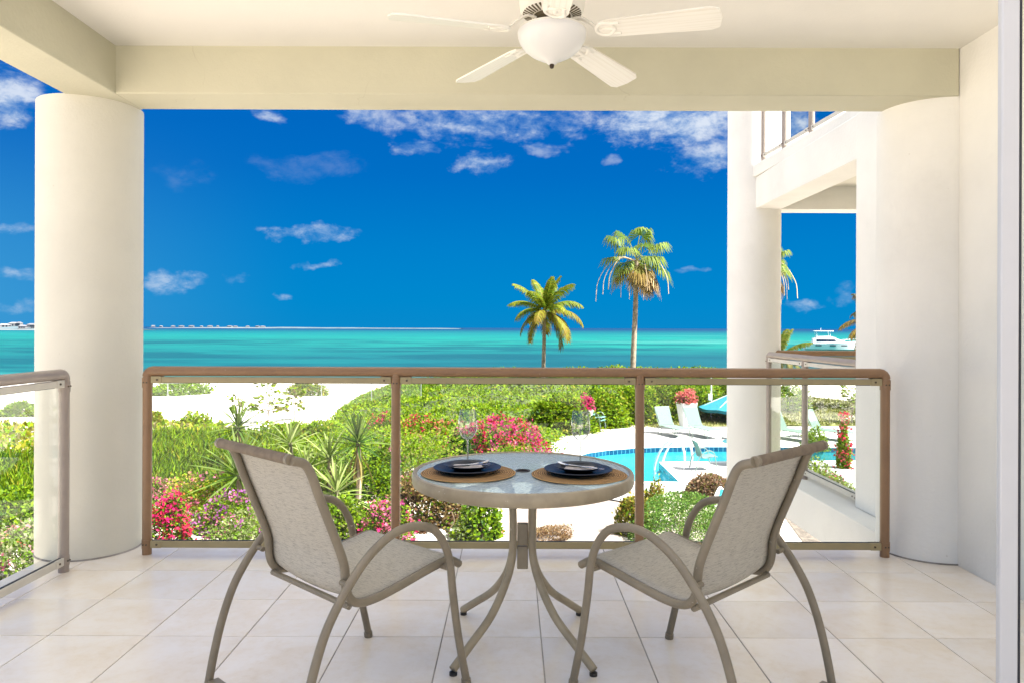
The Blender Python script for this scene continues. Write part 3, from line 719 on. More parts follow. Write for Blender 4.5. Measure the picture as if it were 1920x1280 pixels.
for side, mx_, my_, rot in (('left', -.175, 2.962, 0.2), ('right', .272, 2.935, -.25)):
    z = TZ + .0035
    pm = MB().lathe([(.0, .0), (.188, .0), (.192, .002), (.188, .0045), (.0, .0055)], 64).build('placemat', M['placemat'], loc=(mx_, my_, z))
    tag(pm, f'round woven brown placemat on the {side} half of the glass table', 'placemat', 'placemats on the table')
    z += .0057
    ch = thing('charger_plate', f'large black charger plate on the {side} placemat', 'plate', (mx_ - .004, my_ + .002, z), 0, 'black charger plates')
    MB().lathe([(.0, .0), (.082, .0), (.088, .003), (.094, .006), (.112, .013), (.137, .0185), (.1375, .0205), (.134, .0215), (.110, .016), (.090, .0095), (.0, .0085)], 72).build('plate_body', M['black_plate'], ch)
    z2 = z + .0098
    sp = thing('side_plate', f'small black plate stacked on the {side} charger plate', 'plate', (mx_ - .002, my_, z2), 0, 'small black plates')
    MB().lathe([(.0, .0), (.055, .0), (.060, .004), (.080, .013), (.0975, .0205), (.0980, .0225), (.095, .0230), (.078, .016), (.060, .008), (.0, .007)], 64).build('plate_body', M['black_plate'], sp)
    z3 = z2 + .0078
    nk = thing('folded_napkin', f'pale folded napkin lying on the {side} small plate', 'napkin', (mx_, my_, z3), rot, 'folded napkins')
    b_ = MB()
    for k in range(2):
        n = 10; V = []
        for i in range(n + 1):
            for j in range(n + 1):
                x = -.058 + .116 * i / n; y = -.040 + .08 * j / n
                V.append((x * (1 - .06 * k), y * (1 - .08 * k), .0035 + .003 * k + .0012 * math.sin(x * 60 + k) * math.cos(y * 50)))
        f = [(i * (n + 1) + j, (i + 1) * (n + 1) + j, (i + 1) * (n + 1) + j + 1, i * (n + 1) + j + 1) for i in range(n) for j in range(n)]
        o = MB().add(V, f).build('napkin_fold', M['napkin'], nk); sd = o.modifiers.new('s', 'SOLIDIFY'); sd.thickness = .003
    fk = thing('fork', f'steel fork resting on the {side} napkin', 'fork', (mx_, my_, z3 + .0085), rot + (R(28) if side == 'left' else R(155)), 'forks')
    MB().tube(catmull([(-.085, 0, .006), (-.03, 0, .004), (.03, 0, .003), (.05, 0, .004)], 4), .0045, 8, .0018, taper=None).build('handle', M['steel'], fk)
    MB().tube([(.048, 0, .004), (.060, 0, .003), (.070, 0, .003)], .0095, 8, .0014).build('fork_head', M['steel'], fk)
    for q in (-1.5, -.5, .5, 1.5):
        MB().tube([(.068, q * .0048, .003), (.085, q * .0048, .004), (.102, q * .0046, .009)], .0014, 6).build('tine', M['steel'], fk)
    kn = thing('table_knife', f'dark-handled knife lying beside the fork on the {side} plate', 'knife', (mx_ + .005, my_ - .028, z3 + .0105), rot + R(8 if side == 'left' else -12), 'knives')
    MB().tube([(-.085, 0, .003), (.0, 0, .003)], .006, 8, .003).build('handle', M['black_plate'], kn)
    MB().add([(0, -.007, .0025), (.075, -.006, .0025), (.095, .002, .0025), (.09, .006, .0025), (0, .007, .0025), (0, -.007, .004), (.075, -.006, .0035), (.095, .002, .003), (.09, .006, .004), (0, .007, .004)],
             [(4, 3, 2, 1, 0), (5, 6, 7, 8, 9)] + [(i, (i + 1) % 5, 5 + (i + 1) % 5, 5 + i) for i in range(5)]).build('knife_edge', M['steel'], kn)
for side, gx_, gy_ in (('left', -.193, 3.215), ('right', .300, 3.185)):
    wg = thing('wine_glass', f'empty stemmed wine glass standing behind the {side} plates', 'wine glass', (gx_, gy_, TZ + .0005), 0, 'wine glasses')
    MB().lathe([(.0, .0), (.036, .0005), (.0375, .0015), (.034, .003), (.012, .007), (.0042, .014)], 40).build('foot', M['wine_glass'], wg)
    MB().lathe([(.0042, .014), (.0036, .04), (.0036, .085), (.0048, .100)], 16).build('stem', M['stem_glass'], wg)
    MB().lathe([(.0048, .100), (.018, .106), (.032, .120), (.0405, .142), (.0425, .160), (.0405, .185), (.0365, .212), (.0335, .233), (.0325, .2335), (.0352, .212), (.039, .185), (.0410, .160), (.039, .143), (.031, .122), (.017, .109), (.0, .104)], 48).build('bowl', M['wine_glass'], wg)

# ------------------------------------------------------------------ ground, sea, island
def grid_mesh(name, xs_, ys_, zf, m, skip=None):
    X, Y = np.meshgrid(xs_, ys_); Z = zf(X, Y); V = np.stack([X, Y, Z], -1).reshape(-1, 3); nx, ny = len(xs_), len(ys_)
    i, j = np.meshgrid(np.arange(nx - 1), np.arange(ny - 1)); a = (j * nx + i).ravel(); Fq = np.stack([a, a + 1, a + nx + 1, a + nx], 1)
    if skip is not None:
        keep = ~skip(X, Y); kf = keep.ravel()[Fq].any(1); Fq = Fq[kf]
    return np_mesh(name, V, Fq, m, None, None, True)
# pool outline in plan (deck level)
DZ = GZ + .05
def Dk(px, py): 
    d = (EYE - DZ) * F / (py - 615); return ((px - 960) / F * d, d)
POOL = [Dk(*p) for p in ((1275, 903), (1236, 865.5), (1363, 863.5), (1660, 861), (1660, 838), (1400, 836.5), (1300, 836.8), (1240, 838), (1190, 840), (1140, 844), (1106, 849), (1085, 855), (1074, 864), (1078, 880), (1095, 896), (1130, 903), (1180, 902.5), (1230, 902.5))]
pcx = sum(p[0] for p in POOL) / len(POOL); pcy = sum(p[1] for p in POOL) / len(POOL)
def grow(poly, d):
    out = []; n = len(poly)
    for i in range(n):
        p0, p1, p2 = Vector(poly[i - 1]), Vector(poly[i]), Vector(poly[(i + 1) % n])
        n1 = Vector(((p1 - p0).y, -(p1 - p0).x)).normalized(); n2 = Vector(((p2 - p1).y, -(p2 - p1).x)).normalized()
        nn = (n1 + n2); nn = nn.normalized() if nn.length > 1e-6 else n1
        out.append(tuple(p1 + nn * d))
    return out
area = sum(POOL[i - 1][0] * POOL[i][1] - POOL[i][0] * POOL[i - 1][1] for i in range(len(POOL))) / 2
if area < 0: POOL = POOL[::-1]
POOL_OUT = grow(POOL, .55)
def zground(X, Y):
    Z = ground(X, Y); return np.where(inpoly(X, Y, grow(POOL, .25)), GZ - 2.2, Z)
ys_ = np.concatenate([np.arange(-400, -20, 20.0), np.arange(-20, 14, 2.0), np.arange(14, 34, .4), np.arange(34, 150, 2.0)])
xs_ = np.concatenate([np.arange(-600, -40, 20.0), np.arange(-40, -4, 1.0), np.arange(-4, 20, .4), np.arange(20, 60, 2.0), np.arange(60, 620, 20.0)])
gr = grid_mesh('ground', xs_, ys_, zground, M['sand']); tag(gr, kind='structure', label='pale sandy garden ground running down to the beach', cat='ground')
sea = np_mesh('sea', np.array([(-40000., 80, SEA), (40000, 80, SEA), (40000, 40000, SEA), (-40000, 40000, SEA)]), np.array([[0, 1, 2, 3]]), M['sea'])
tag(sea, 'turquoise shallow sea with darker reef patches', 'sea', kind='structure')
def flat_poly(name, outer, hole, z, m):
    polys = [[Vector((x, y, 0)) for x, y in outer]] + ([[Vector((x, y, 0)) for x, y in hole]] if hole else [])
    tri = tessellate_polygon(polys); V = [(p.x, p.y, z) for q in polys for p in q]
    f = []
    for a in tri:
        A, B, C = (Vector(V[i]) for i in a)
        f.append(tuple(a) if (B - A).cross(C - A).z > 0 else tuple(a)[::-1])
    return MB().add(V, f).build(name, m, smooth=False)
DECK = [Dk(*p) for p in ((1010, 905), (1002, 870), (1012, 838), (1045, 812), (1085, 801), (1140, 797), (1215, 800), (1300, 798.5), (1420, 797), (1800, 795), (1900, 930), (1420, 912), (1290, 915), (1215, 945), (1120, 930))]
dk = flat_poly('pool_deck', DECK, POOL, DZ, M['deck']); tag(dk, 'bright white stone deck around the pool', 'pool deck', kind='structure')
pav = flat_poly('garden_path', [G(*p)[:2] for p in ((940, 1060), (1180, 1060), (1165, 985), (1210, 948), (1180, 925), (1010, 900), (985, 940))], None, GZ + .012, M['paving'])
tag(pav, 'pinkish paved path between the flower beds', 'path', kind='structure')
gs_ = flat_poly('gravel_strip', [G(*p)[:2] for p in ((1468, 962), (1490, 958), (1560, 1005), (1640, 1060), (1545, 1060), (1500, 1005))], None, GZ + .014, M['gravel'])
tag(gs_, 'dark brown gravel strip along the foot of the neighbouring building', 'gravel strip', kind='structure')
lw_ = flat_poly('lawn', [G(*p)[:2] for p in ((1120, 803), (1150, 784), (1260, 780), (1330, 760), (1520, 750), (1620, 760), (1640, 797), (1420, 799), (1215, 802))], None, GZ + .02, M['lawn_soil'])
tag(lw_, 'dry yellow green lawn strip behind the pool deck', 'lawn', kind='structure')
pool = thing('swimming_pool', 'turquoise swimming pool with dark tile band at the waterline', 'pool', (pcx, pcy, DZ))
n = len(POOL); up_, lo_ = DZ, DZ - .17
V = [(x, y, DZ + .02) for x, y in POOL] + [(x, y, DZ - .16) for x, y in POOL]
me_b = MB().add(V, [(i, (i + 1) % n, n + (i + 1) % n, n + i) for i in range(n)])
o = me_b.build('waterline_tiles', M['waterline'], pool, world=True, smooth=False)
ul = o.data.uv_layers.new(name='UVMap'); cum = [0]
for i in range(n): cum.append(cum[-1] + (Vector(POOL[(i + 1) % n]) - Vector(POOL[i])).length)
for i, p in enumerate(o.data.polygons):
    for k, li in enumerate(p.loop_indices): ul.data[li].uv = ((cum[i] if k in (0, 3) else cum[i + 1]) / .17, 1.0 if k < 2 else 0.0)
inner = grow(POOL, -.02)
MB().add([(x, y, DZ - .16) for x, y in POOL] + [(x, y, DZ - 1.3) for x, y in POOL], [(i, (i + 1) % n, n + (i + 1) % n, n + i) for i in range(n)]).build('pool_wall', M['plaster'], pool, world=True, smooth=False)
o = flat_poly('pool_bottom', POOL, None, DZ - 1.3, M['plaster']); o.parent = pool; o.matrix_parent_inverse = Matrix.Translation(-pool.location)
o = flat_poly('water_surface', POOL, None, DZ - .13, M['pool_water']); o.parent = pool; o.matrix_parent_inverse = Matrix.Translation(-pool.location)
cp_o = grow(POOL, .34)
V = [(x, y, DZ + .025) for x, y in POOL] + [(x, y, DZ + .025) for x, y in cp_o] + [(x, y, DZ + .002) for x, y in cp_o]
MB().add(V, [(i, n + i, n + (i + 1) % n, (i + 1) % n) for i in range(n)] + [(n + i, 2 * n + i, 2 * n + (i + 1) % n, n + (i + 1) % n) for i in range(n)]).build('coping', M['coping'], pool, world=True, smooth=False)

# island and far houses
def headland(name, label, x0, x1, y, depth, h, m, seed, cat='hill'):
    q = np.random.default_rng(seed); xs2 = np.linspace(x0, x1, 90); prof = np.abs(wav(xs2, xs2 * 0, 14 / (x1 - x0), seed)) * .6 + .4
    prof *= np.sin(np.linspace(0.02, math.pi - .02, 90)) ** .4
    yy = np.linspace(0, 1, 7); V = []
    for t_ in yy:
        k = math.sin(math.pi * t_) ** .8
        for x, p in zip(xs2, prof): V.append((x, y + depth * t_, SEA - .5 + (h + .5) * p * k))
    nx = 90; f = np.array([(j * nx + i, j * nx + i + 1, (j + 1) * nx + i + 1, (j + 1) * nx + i) for j in range(6) for i in range(nx - 1)])
    o = np_mesh(name, np.array(V), f, m, None, None, True); tag(o, label, cat, kind='structure'); return o
M['far_green'] = mat('far_scrub', (.055, .085, .098), .95, var=.35, vscale=.02)
M['far_sand'] = mat('far_sand', (.115, .125, .13), .95, var=.08, vscale=.02)
headland('island', 'low scrubby island along the horizon', -1640, -250, 3400, 500, 12, M['far_green'], 3)
headland('island_beach', 'white beach of the low island on the horizon', -1660, -1090, 3300, 120, 4.5, M['far_sand'], 5)
headland('headland', 'low wooded point on the far left shore', -1100, -640, 1150, 200, 13, M['far_green'], 8)
headland('headland_beach', 'white beach below the houses on the far left shore', -1100, -640, 1100, 60, 3, M['far_sand'], 9)
def far_house(label, x, y, z, w, h, roof, grp):
    t_ = thing('beach_house', label, 'house', (x, y, z), random.uniform(-.3, .3), grp)
    MB().box(-w / 2, w / 2, 0, w * .6, -1, h).build('wall', M['far_wall'], t_, smooth=False)
    MB().add([(-w * .55, -.4, h), (w * .55, -.4, h), (w * .55, w * .65, h), (-w * .55, w * .65, h), (-w * .25, w * .3, h + roof), (w * .25, w * .3, h + roof)],
             [(3, 2, 1, 0), (0, 1, 5, 4), (1, 2, 5), (2, 3, 4, 5), (3, 0, 4)]).build('roof', M['roof_grey'] if random.random() < .55 else M['far_wall'], t_, smooth=False)
    for k in (-.3, 0, .3): MB().box(w * k - w * .07, w * k + w * .07, -.25, -.02, h * .3, h * .75).build('window', M['boat_glass'], t_, smooth=False)
    return t_
for k, (px, w, h) in enumerate(((-12, 16, 7), (6, 20, 6), (24, 18, 8), (41, 14, 5), (57, 17, 7), (33, 12, 9), (64, 15, 9))):
    d = 1170 + (k % 3) * 25
    far_house('tiny white house on the far left shore', (px - 960) / F * d, d, SEA + 2.6 + (k % 3) * 1.4, w * .8, h * .62, 2.4, 'white houses on the far left shore')
for k in range(13):
    px = 285 + k * 17.5 + random.uniform(-5, 5); d = 3330 + random.uniform(0, 60)
    far_house('tiny white house on the island beach at the horizon', (px - 960) / F * d, d, SEA + 6, random.uniform(10, 24), random.uniform(2, 4), 2.2, 'white houses along the island beach')

# motor yacht
yd = 208; yx = (1560 - 960) / F * yd
ya = thing('motor_yacht', 'white motor yacht with flybridge hardtop anchored on the turquoise water', 'yacht', (yx, yd, SEA), R(-12))
def loft(secs, m, name, par):
    V = []; k = len(secs[0])
    for s_ in secs: V += s_
    f = [(i * k + j, i * k + (j + 1) % k, (i + 1) * k + (j + 1) % k, (i + 1) * k + j) for i in range(len(secs) - 1) for j in range(k)]
    f += [tuple(range(k - 1, -1, -1)), tuple((len(secs) - 1) * k + j for j in range(k))]
    return MB().add(V, f).build(name, m, par, angle=30)
hs = []
for x, w, zt, zb in ((-7.4, 1.9, 1.75, -.3), (-5, 2.1, 1.8, -.4), (0, 2.15, 2.0, -.4), (3.5, 1.75, 2.25, -.4), (5.8, 1.0, 2.45, -.2), (7.4, .12, 2.6, .9)):
    hs.append([(x, -w, zt), (x - .1, -w * .85, zb * .2 + .35), (x - .25, -w * .3, zb), (x - .25, w * .3, zb), (x - .1, w * .85, zb * .2 + .35), (x, w, zt)])
loft(hs, M['white_paint'], 'hull', ya)
loft([[(x, -w, 1.9), (x, -w * .88, z), (x, w * .88, z), (x, w, 1.9)] for x, w, z in ((-5.2, 1.6, 3.35), (-1.5, 1.65, 3.4), (1.2, 1.5, 3.15), (3.6, .9, 2.35))], M['white_paint'], 'cabin', ya)
for s_ in (-1, 1):
    MB().add([(-4.4, s_ * 1.66, 2.35), (1.0, s_ * 1.60, 2.45), (.4, s_ * 1.53, 3.0), (-4.4, s_ * 1.56, 3.05), (-4.4, s_ * 1.60, 2.35), (1.0, s_ * 1.5, 2.45), (.4, s_ * 1.4, 3.0), (-4.4, s_ * 1.46, 3.05)],
             [(0, 1, 2, 3), (4, 7, 6, 5), (0, 4, 5, 1), (1, 5, 6, 2), (2, 6, 7, 3), (3, 7, 4, 0)]).build('cabin_window', M['boat_glass'], ya, smooth=False)
    for x in (-4.8, -1.0, 2.0):
        MB().box(x, x + 1.6, s_ * 2.16 - .03, s_ * 2.16 + .03, 1.15, 1.45).build('hull_window', M['boat_glass'], ya, smooth=False)
    for x in (-4.2, -.6): MB().tube([(x, s_ * 1.2, 3.3), (x - .2, s_ * 1.25, 5.25)], .07, 6).build('hardtop_strut', M['white_paint'], ya)
    MB().tube([(3.0, s_ * 1.7, 2.9), (5.6, s_ * 1.0, 3.1), (7.2, s_ * .1, 3.2)], .035, 5).build('bow_rail', M['white_paint'], ya)
loft([[(x, -w, 3.3), (x, -w, z), (x, w, z), (x, w, 3.3)] for x, w, z in ((-4.4, 1.4, 3.9), (-1, 1.4, 4.0), (.9, 1.1, 3.5))], M['white_paint'], 'flybridge', ya)
MB().box(-4.9, .2, -1.4, 1.4, 5.2, 5.42).build('hardtop', M['white_paint'], ya, bevel=.08)
MB().tube([(-3, 0, 5.4), (-3, 0, 6.1)], .05, 6).build('mast', M['white_paint'], ya)

# ------------------------------------------------------------------ vegetation builders
LIME, MID, DARK, YEL = (.185, .275, .006), (.105, .190, .006), (.026, .066, .005), (.27, .25, .022)
MAG, RED, PINK, VIO, PEACH, ORANGE = (.50, .012, .115), (.48, .02, .06), (.46, .12, .20), (.30, .075, .27), (.46, .26, .13), (.46, .15, .04)
def bush(name, label, cat, base, rx, ry, rz, n, size, pal, w, flower=None, fl_n=0, fl_size=.06, lump=.48, aspect=.6, seed=0, group=None, spiky=False, flw=None, coreless=False, top_only=True):
    global rng
    rng = np.random.default_rng(seed + 100)
    t_ = thing(name, label, cat, base, 0, group)
    u = rng.normal(size=(n, 3)); u = nrm(u); u[:, 2] = np.abs(u[:, 2]) * 1.0 - .12 * rng.random(n); u = nrm(u)
    q = np.random.default_rng(seed); nl = 14; cen = nrm(q.normal(size=(nl, 3)) + np.array([0, 0, .5])); amp = q.uniform(-.6, 1.0, nl)
    def radius(u): return 1 + lump * ((np.exp(-((u[:, None, :] - cen[None]) ** 2).sum(-1) / .16) * amp).sum(1) - .15)
    rad = radius(u) * (1 - .40 * rng.random(n) ** 1.8) * (1 + np.minimum(rng.exponential(.05, n), .3) * min(1, lump * 4))
    P = u * rad[:, None] * np.array([rx, ry, rz]); P[:, 2] = np.maximum(P[:, 2], .015)
    D = u * np.array([1, 1, .7]) + rng.normal(scale=.55, size=(n, 3)); D[:, 2] += .15 if not spiky else .9
    N = rng.normal(scale=.6, size=(n, 3)) + np.array([.15, -.2, 1.0])
    L = size * rng.uniform(.65, 1.35, n)
    V, Fq = leaf_quads(P - nrm(D) * L[:, None] * .5, D, N, L, L * aspect)
    np_mesh('foliage', V, Fq, M['leaf'], rep4(pick(pal, w, n)), t_)
    st = MB()
    for k in range(9):
        a = q.uniform(0, 6.28); e = q.uniform(.3, 1.2); tip = Vector((math.cos(a) * math.cos(e) * rx, math.sin(a) * math.cos(e) * ry, math.sin(e) * rz)) * .85
        st.tube(catmull([(0, 0, -.02), tip * .4 + Vector((0, 0, rz * .1)), tip], 3), max(.006, .018 * rz), 5, taper=[1 - .11 * i for i in range(7)])
    st.build('stem', M['twig'], t_)
    if fl_n:
        cu = nrm(rng.normal(size=(fl_n, 3)) + np.array([0, -.35, .55])); cu[:, 2] = np.abs(cu[:, 2]); per = 9
        C = cu * (radius(cu) * rng.uniform(.93, 1.08, fl_n))[:, None] * np.array([rx, ry, rz])
        P = np.repeat(C, per, 0) + rng.normal(scale=fl_size * .75, size=(fl_n * per, 3)); P[:, 2] = np.maximum(P[:, 2], .04)
        D = rng.normal(size=P.shape) + np.repeat(cu, per, 0) * .6; N = rng.normal(scale=.7, size=P.shape) + np.array([0, -.3, .8])
        L = fl_size * rng.uniform(.7, 1.2, len(P)); V, Fq = leaf_quads(P, D, N, L, L * .85)
        cc = np.repeat(pick(flower, flw or [1] * len(flower), fl_n, .15), per, 0) * (1 + rng.uniform(-.15, .15, (len(P), 1)))
        np_mesh('blossom', V, Fq, M['petal'], rep4(np.clip(cc, 0, .85)), t_)
    return t_
def pbush(name, label, cat, cx, base_y, w, h, n, size, pal, wts, depth=.8, **kw):
    p = G(cx, base_y); rx = w / 2 * p[1] / F; rz = h * p[1] / F * .95
    return bush(name, label, cat, (p[0], p[1] + rx * depth * .5, p[2]), rx, rx * depth, rz, int(n * 1.75), size * .74, pal, wts, **kw)

def strip_leaf(name, L, w, droop, seg=5):
    V, f = [], []
    for i in range(seg + 1):
        t_ = i / seg; x = L * t_; z = -droop * L * t_ * t_; ww = w * (.55 + .9 * t_) * (1 - t_) ** .55 if t_ < 1 else 0
        ww = max(ww, .002); V += [(x, -ww / 2, z + ww * .18), (x, 0, z), (x, ww / 2, z + ww * .18)]
    for i in range(seg):
        for j in (0, 1): a = 3 * i + j; f.append((a, a + 3, a + 4, a + 1))
    return V, f
def yucca_leaf_mesh(col, L, w, droop):
    V, f = strip_leaf('leaf', L, w, droop); V = np.array(V); c = np.tile(np.array(col), (len(V), 1))
    o = np_mesh('tmp_leaf', V, np.array(f), M['leaf'], c, None, True); me = o.data; bpy.data.objects.remove(o); return me
def yucca(label, px, py, hc, leaf, n, cols, dry=0, seed=0, group='spiky yucca plants in the garden'):
    q = random.Random(seed); d = (EYE - (GZ + hc)) * F / (py - 615); x = (px - 960) / F * d
    t_ = thing('yucca', label, 'plant', (x, d, GZ), 0, group)
    MB().tube(catmull([(0, 0, -.05), (.03, 0, hc * .5), (0, 0, hc)], 4), .075, 9, taper=[1 - .04 * i for i in range(9)]).build('trunk', M['bark'], t_)
    ms = [yucca_leaf_mesh(c, leaf * k, leaf * .075, dr) for c, k, dr in ((cols[0], 1.0, .10), (cols[1], .92, .22), (cols[2 % len(cols)], 1.08, .16))]
    dm = yucca_leaf_mesh((.27, .21, .07), leaf * .9, leaf * .07, .3)
    for i in range(n):
        e = R(88) * (1 - (i + .5) / n * 1.22) + q.uniform(-.12, .12); a = i * 2.39996 + q.uniform(-.2, .2)
        o = bpy.data.objects.new('leaf', ms[i % 3]); COL.objects.link(o); o.parent = t_; o.location = (0, 0, hc - .12 * i / n)
        o.rotation_euler = (q.uniform(-.4, .4), -e, a); s_ = q.uniform(.85, 1.1) * (.72 + .28 * min(1, i / n * 3)); o.scale = (s_, 1, s_)
    for i in range(dry):
        o = bpy.data.objects.new('dry_leaf', dm); COL.objects.link(o); o.parent = t_; o.location = (0, 0, hc - .15 - .2 * q.random())
        o.rotation_euler = (q.uniform(-.4, .4), R(q.uniform(45, 82)), q.uniform(0, 6.28))
    return t_

def frond_mesh(az, e0, L, q, cols, wl=.45, droop=1.15, n=30, dead=False):
    """coconut frond: rachis that arches over, narrow leaflets hanging from both sides"""
    pts = []; p = Vector((0, 0, 0)); e = e0; st = L / n; V, Fq, C = [], [], []
    for i in range(n + 1):
        pts.append(p.copy()); dv = Vector((math.cos(az) * math.cos(e), math.sin(az) * math.cos(e), math.sin(e))); p = p + dv * st
        e -= droop / n * (0.5 + 1.3 * i / n)
    side = Vector((-math.sin(az), math.cos(az), 0))
    def quad(a, b, c, d, col):
        k = len(V); V.extend([a, b, c, d]); Fq.append((k, k + 1, k + 2, k + 3)); C.extend([col] * 4)
    for i in range(n):
        w = .035 * (1 - i / n) + .008; col = cols[2]
        quad(pts[i] - side * w, pts[i] + side * w, pts[i + 1] + side * w, pts[i + 1] - side * w, col)
        if i < 3: continue
        t_ = i / n; ll = wl * L * (.35 + .65 * math.sin(math.pi * (.12 + .80 * t_))) * (1 if t_ < .9 else .7) * .5
        tg = (pts[i + 1] - pts[i]).normalized(); upv = side.cross(tg)
        for s_ in (-1, 1):
            for sub in (0, .5):
                b0 = pts[i] + tg * st * sub
                dd = (side * s_ * .78 + tg * .60 + upv * (.10 + q.uniform(-.12, .12))).normalized()
                m1 = b0 + dd * ll * .55 + Vector((0, 0, -.10 * ll)); m2 = b0 + dd * ll * .9 + Vector((0, 0, -(.42 + q.uniform(0, .3)) * ll))
                ww = tg * .030 * L / 2.4; k = q.uniform(.75, 1.25); base_c = cols[0] if q.random() < .6 else cols[1]
                if t_ > .75 and q.random() < .5: base_c = cols[1]
                cc = tuple(min(1, v * k) for v in base_c)
                quad(b0 - ww * .7, b0 + ww * .7, m1 + ww, m1 - ww, cc); quad(m1 - ww, m1 + ww, m2 + ww * .2, m2 - ww * .2, cc)
    return np.array([tuple(v) for v in V]), np.array(Fq), np.array(C)
def palm_trunk(h, r, lean, parent):
    b_ = MB(); P = catmull([(-lean, 0, -.3), (-lean * .75, 0, h * .3), (-lean * .25, 0, h * .65), (0, 0, h)], 9); tp = []
    for i in range(len(P)): tp.append((1.25 - .35 * i / len(P)) * (1.0 + (.06 if i % 2 else 0)))
    b_.tube(P, r, 12, taper=tp); return b_.build('trunk', M['bark'], parent)
def coconut(label, x, y, zc, L, seed, nf=22, lean=.3, cols=None, r=.11):
    q = random.Random(seed); zb = float(ground(x, y)); t_ = thing('coconut_palm', label, 'palm tree', (x, y, zb))
    h = zc - zb; palm_trunk(h, r, lean, t_)
    cols = cols or [(.11, .175, .012), (.20, .21, .018), (.25, .21, .045)]
    for i in range(nf):
        f_ = i / nf; e0 = R(84) - R(118) * f_ ** 1.05 + q.uniform(-.12, .12); az_ = i * 2.39996 + q.uniform(-.25, .25)
        cc = list(cols)
        if f_ > .55: cc = [cols[1], (.21, .15, .025), cols[2]]
        V, Fq, C = frond_mesh(az_, e0, L * q.uniform(.85, 1.08) * (.95 if f_ < .15 else 1), q, cc, droop=q.uniform(.9, 1.45) * (.6 if f_ < .35 else 1))
        o = np_mesh('frond', V, Fq, M['leaf'], C, t_); o.location = (0, 0, h)
    for k in range(6):
        a = k * 1.05; MB().lathe([(0, -.11), (.07, -.08), (.09, 0), (.07, .08), (0, .11)], 8, (math.cos(a) * .2, math.sin(a) * .2, h - .12)).build('coconut', M['bark'], t_)
    return t_
def fan_leaf(az, e0, pl, rad, q, cols, dead=False):
    V, Fq, C = [], [], []
    def quad(a, b, c, d, col):
        k = len(V); V.extend([a, b, c, d]); Fq.append((k, k + 1, k + 2, k + 3)); C.extend([col] * 4)
    p = Vector((0, 0, 0)); e = e0; side = Vector((-math.sin(az), math.cos(az), 0))
    for i in range(5):
        dv = Vector((math.cos(az) * math.cos(e), math.sin(az) * math.cos(e), math.sin(e))); q2 = p + dv * pl / 5; w = side * .028
        quad(p - w, p + w, q2 + w, q2 - w, cols[2]); p = q2; e -= .13
    t_ = dv.normalized(); nn = side.cross(t_).normalized(); ns = 26; da = R(250) / ns
    for i in range(ns):
        a = -R(125) + da * (i + .5); k = rad * (1 - .22 * abs(a) / R(125)) * q.uniform(.92, 1.06)
        d1 = (t_ * math.cos(a) + side * math.sin(a)).normalized()
        mid = p + d1 * k * .62 - nn * (.05 * k * (1 if i % 2 else -.6)) + Vector((0, 0, -.10 * k))
        tip = p + d1 * k * .88 + Vector((0, 0, -(.42 + q.uniform(0, .25)) * k))
        sd = d1.cross(nn).normalized(); w = k * .62 * math.tan(da / 2) * 1.08; kk = q.uniform(.8, 1.2)
        c0 = tuple(v * kk for v in cols[0]); c1 = tuple(v * kk for v in cols[1])
        quad(p, p + sd * .01, mid + sd * w, mid - sd * w, c0); quad(mid - sd * w, mid + sd * w, tip + sd * w * .25, tip - sd * w * .25, c1)
    return np.array([tuple(v) for v in V]), np.array(Fq), np.array(C)
def fan_palm(label, x, y, zc, sc, seed, nf=18, dead=15, r=.15, lean=.25):
    q = random.Random(seed); zb = float(ground(x, y)); t_ = thing('fan_palm', label, 'palm tree', (x, y, zb)); h = zc - zb
    palm_trunk(h, r, lean, t_)
    g0 = [(.08, .145, .018), (.165, .22, .035), (.22, .23, .055)]; dy = [(.34, .235, .11), (.42, .30, .155), (.28, .185, .085)]
    for i in range(nf):
        f_ = i / nf; e0 = R(82) - R(112) * f_ + q.uniform(-.1, .1); az_ = i * 2.39996 + q.uniform(-.2, .2)
        cc = g0 if f_ < .78 else [(.14, .13, .025), (.26, .18, .05), g0[2]]
        V, Fq, C = fan_leaf(az_, e0, sc * (1.25 if f_ < .3 else 1.0) * q.uniform(.85, 1.15), sc * q.uniform(.8, 1.0), q, cc)
        o = np_mesh('frond', V, Fq, M['leaf'], C, t_); o.location = (0, 0, h)
    for i in range(dead):                       # dry skirt, hanging mostly on the right
        az_ = R(q.uniform(-70, 20)) if i < dead * .85 else R(q.uniform(0, 360))
        V, Fq, C = fan_leaf(az_, R(q.uniform(-45, -15)), sc * q.uniform(.5, 1.15), sc * q.uniform(.65, .95), q, dy)
        o = np_mesh('dry_frond', V, Fq, M['dry'], C, t_); o.location = (0, 0, h - .25)
    for i in range(8):
        a = R(q.uniform(-80, 200)); l_ = sc * q.uniform(1.3, 2.1)
        P = catmull([(0, 0, h - .1), (math.cos(a) * l_ * .55, math.sin(a) * l_ * .55, h + .15), (math.cos(a) * l_ * .95, math.sin(a) * l_ * .95, h - l_ * .5), (math.cos(a) * l_ * 1.02, math.sin(a) * l_ * 1.02, h - l_ * 1.05)], 4)
        MB().tube(P, .02, 4).build('fruit_stalk', M['dry_stalk'], t_)
    return t_
M['dry_stalk'] = mat('dry_stalk', (.55, .42, .26), .9, var=.1)

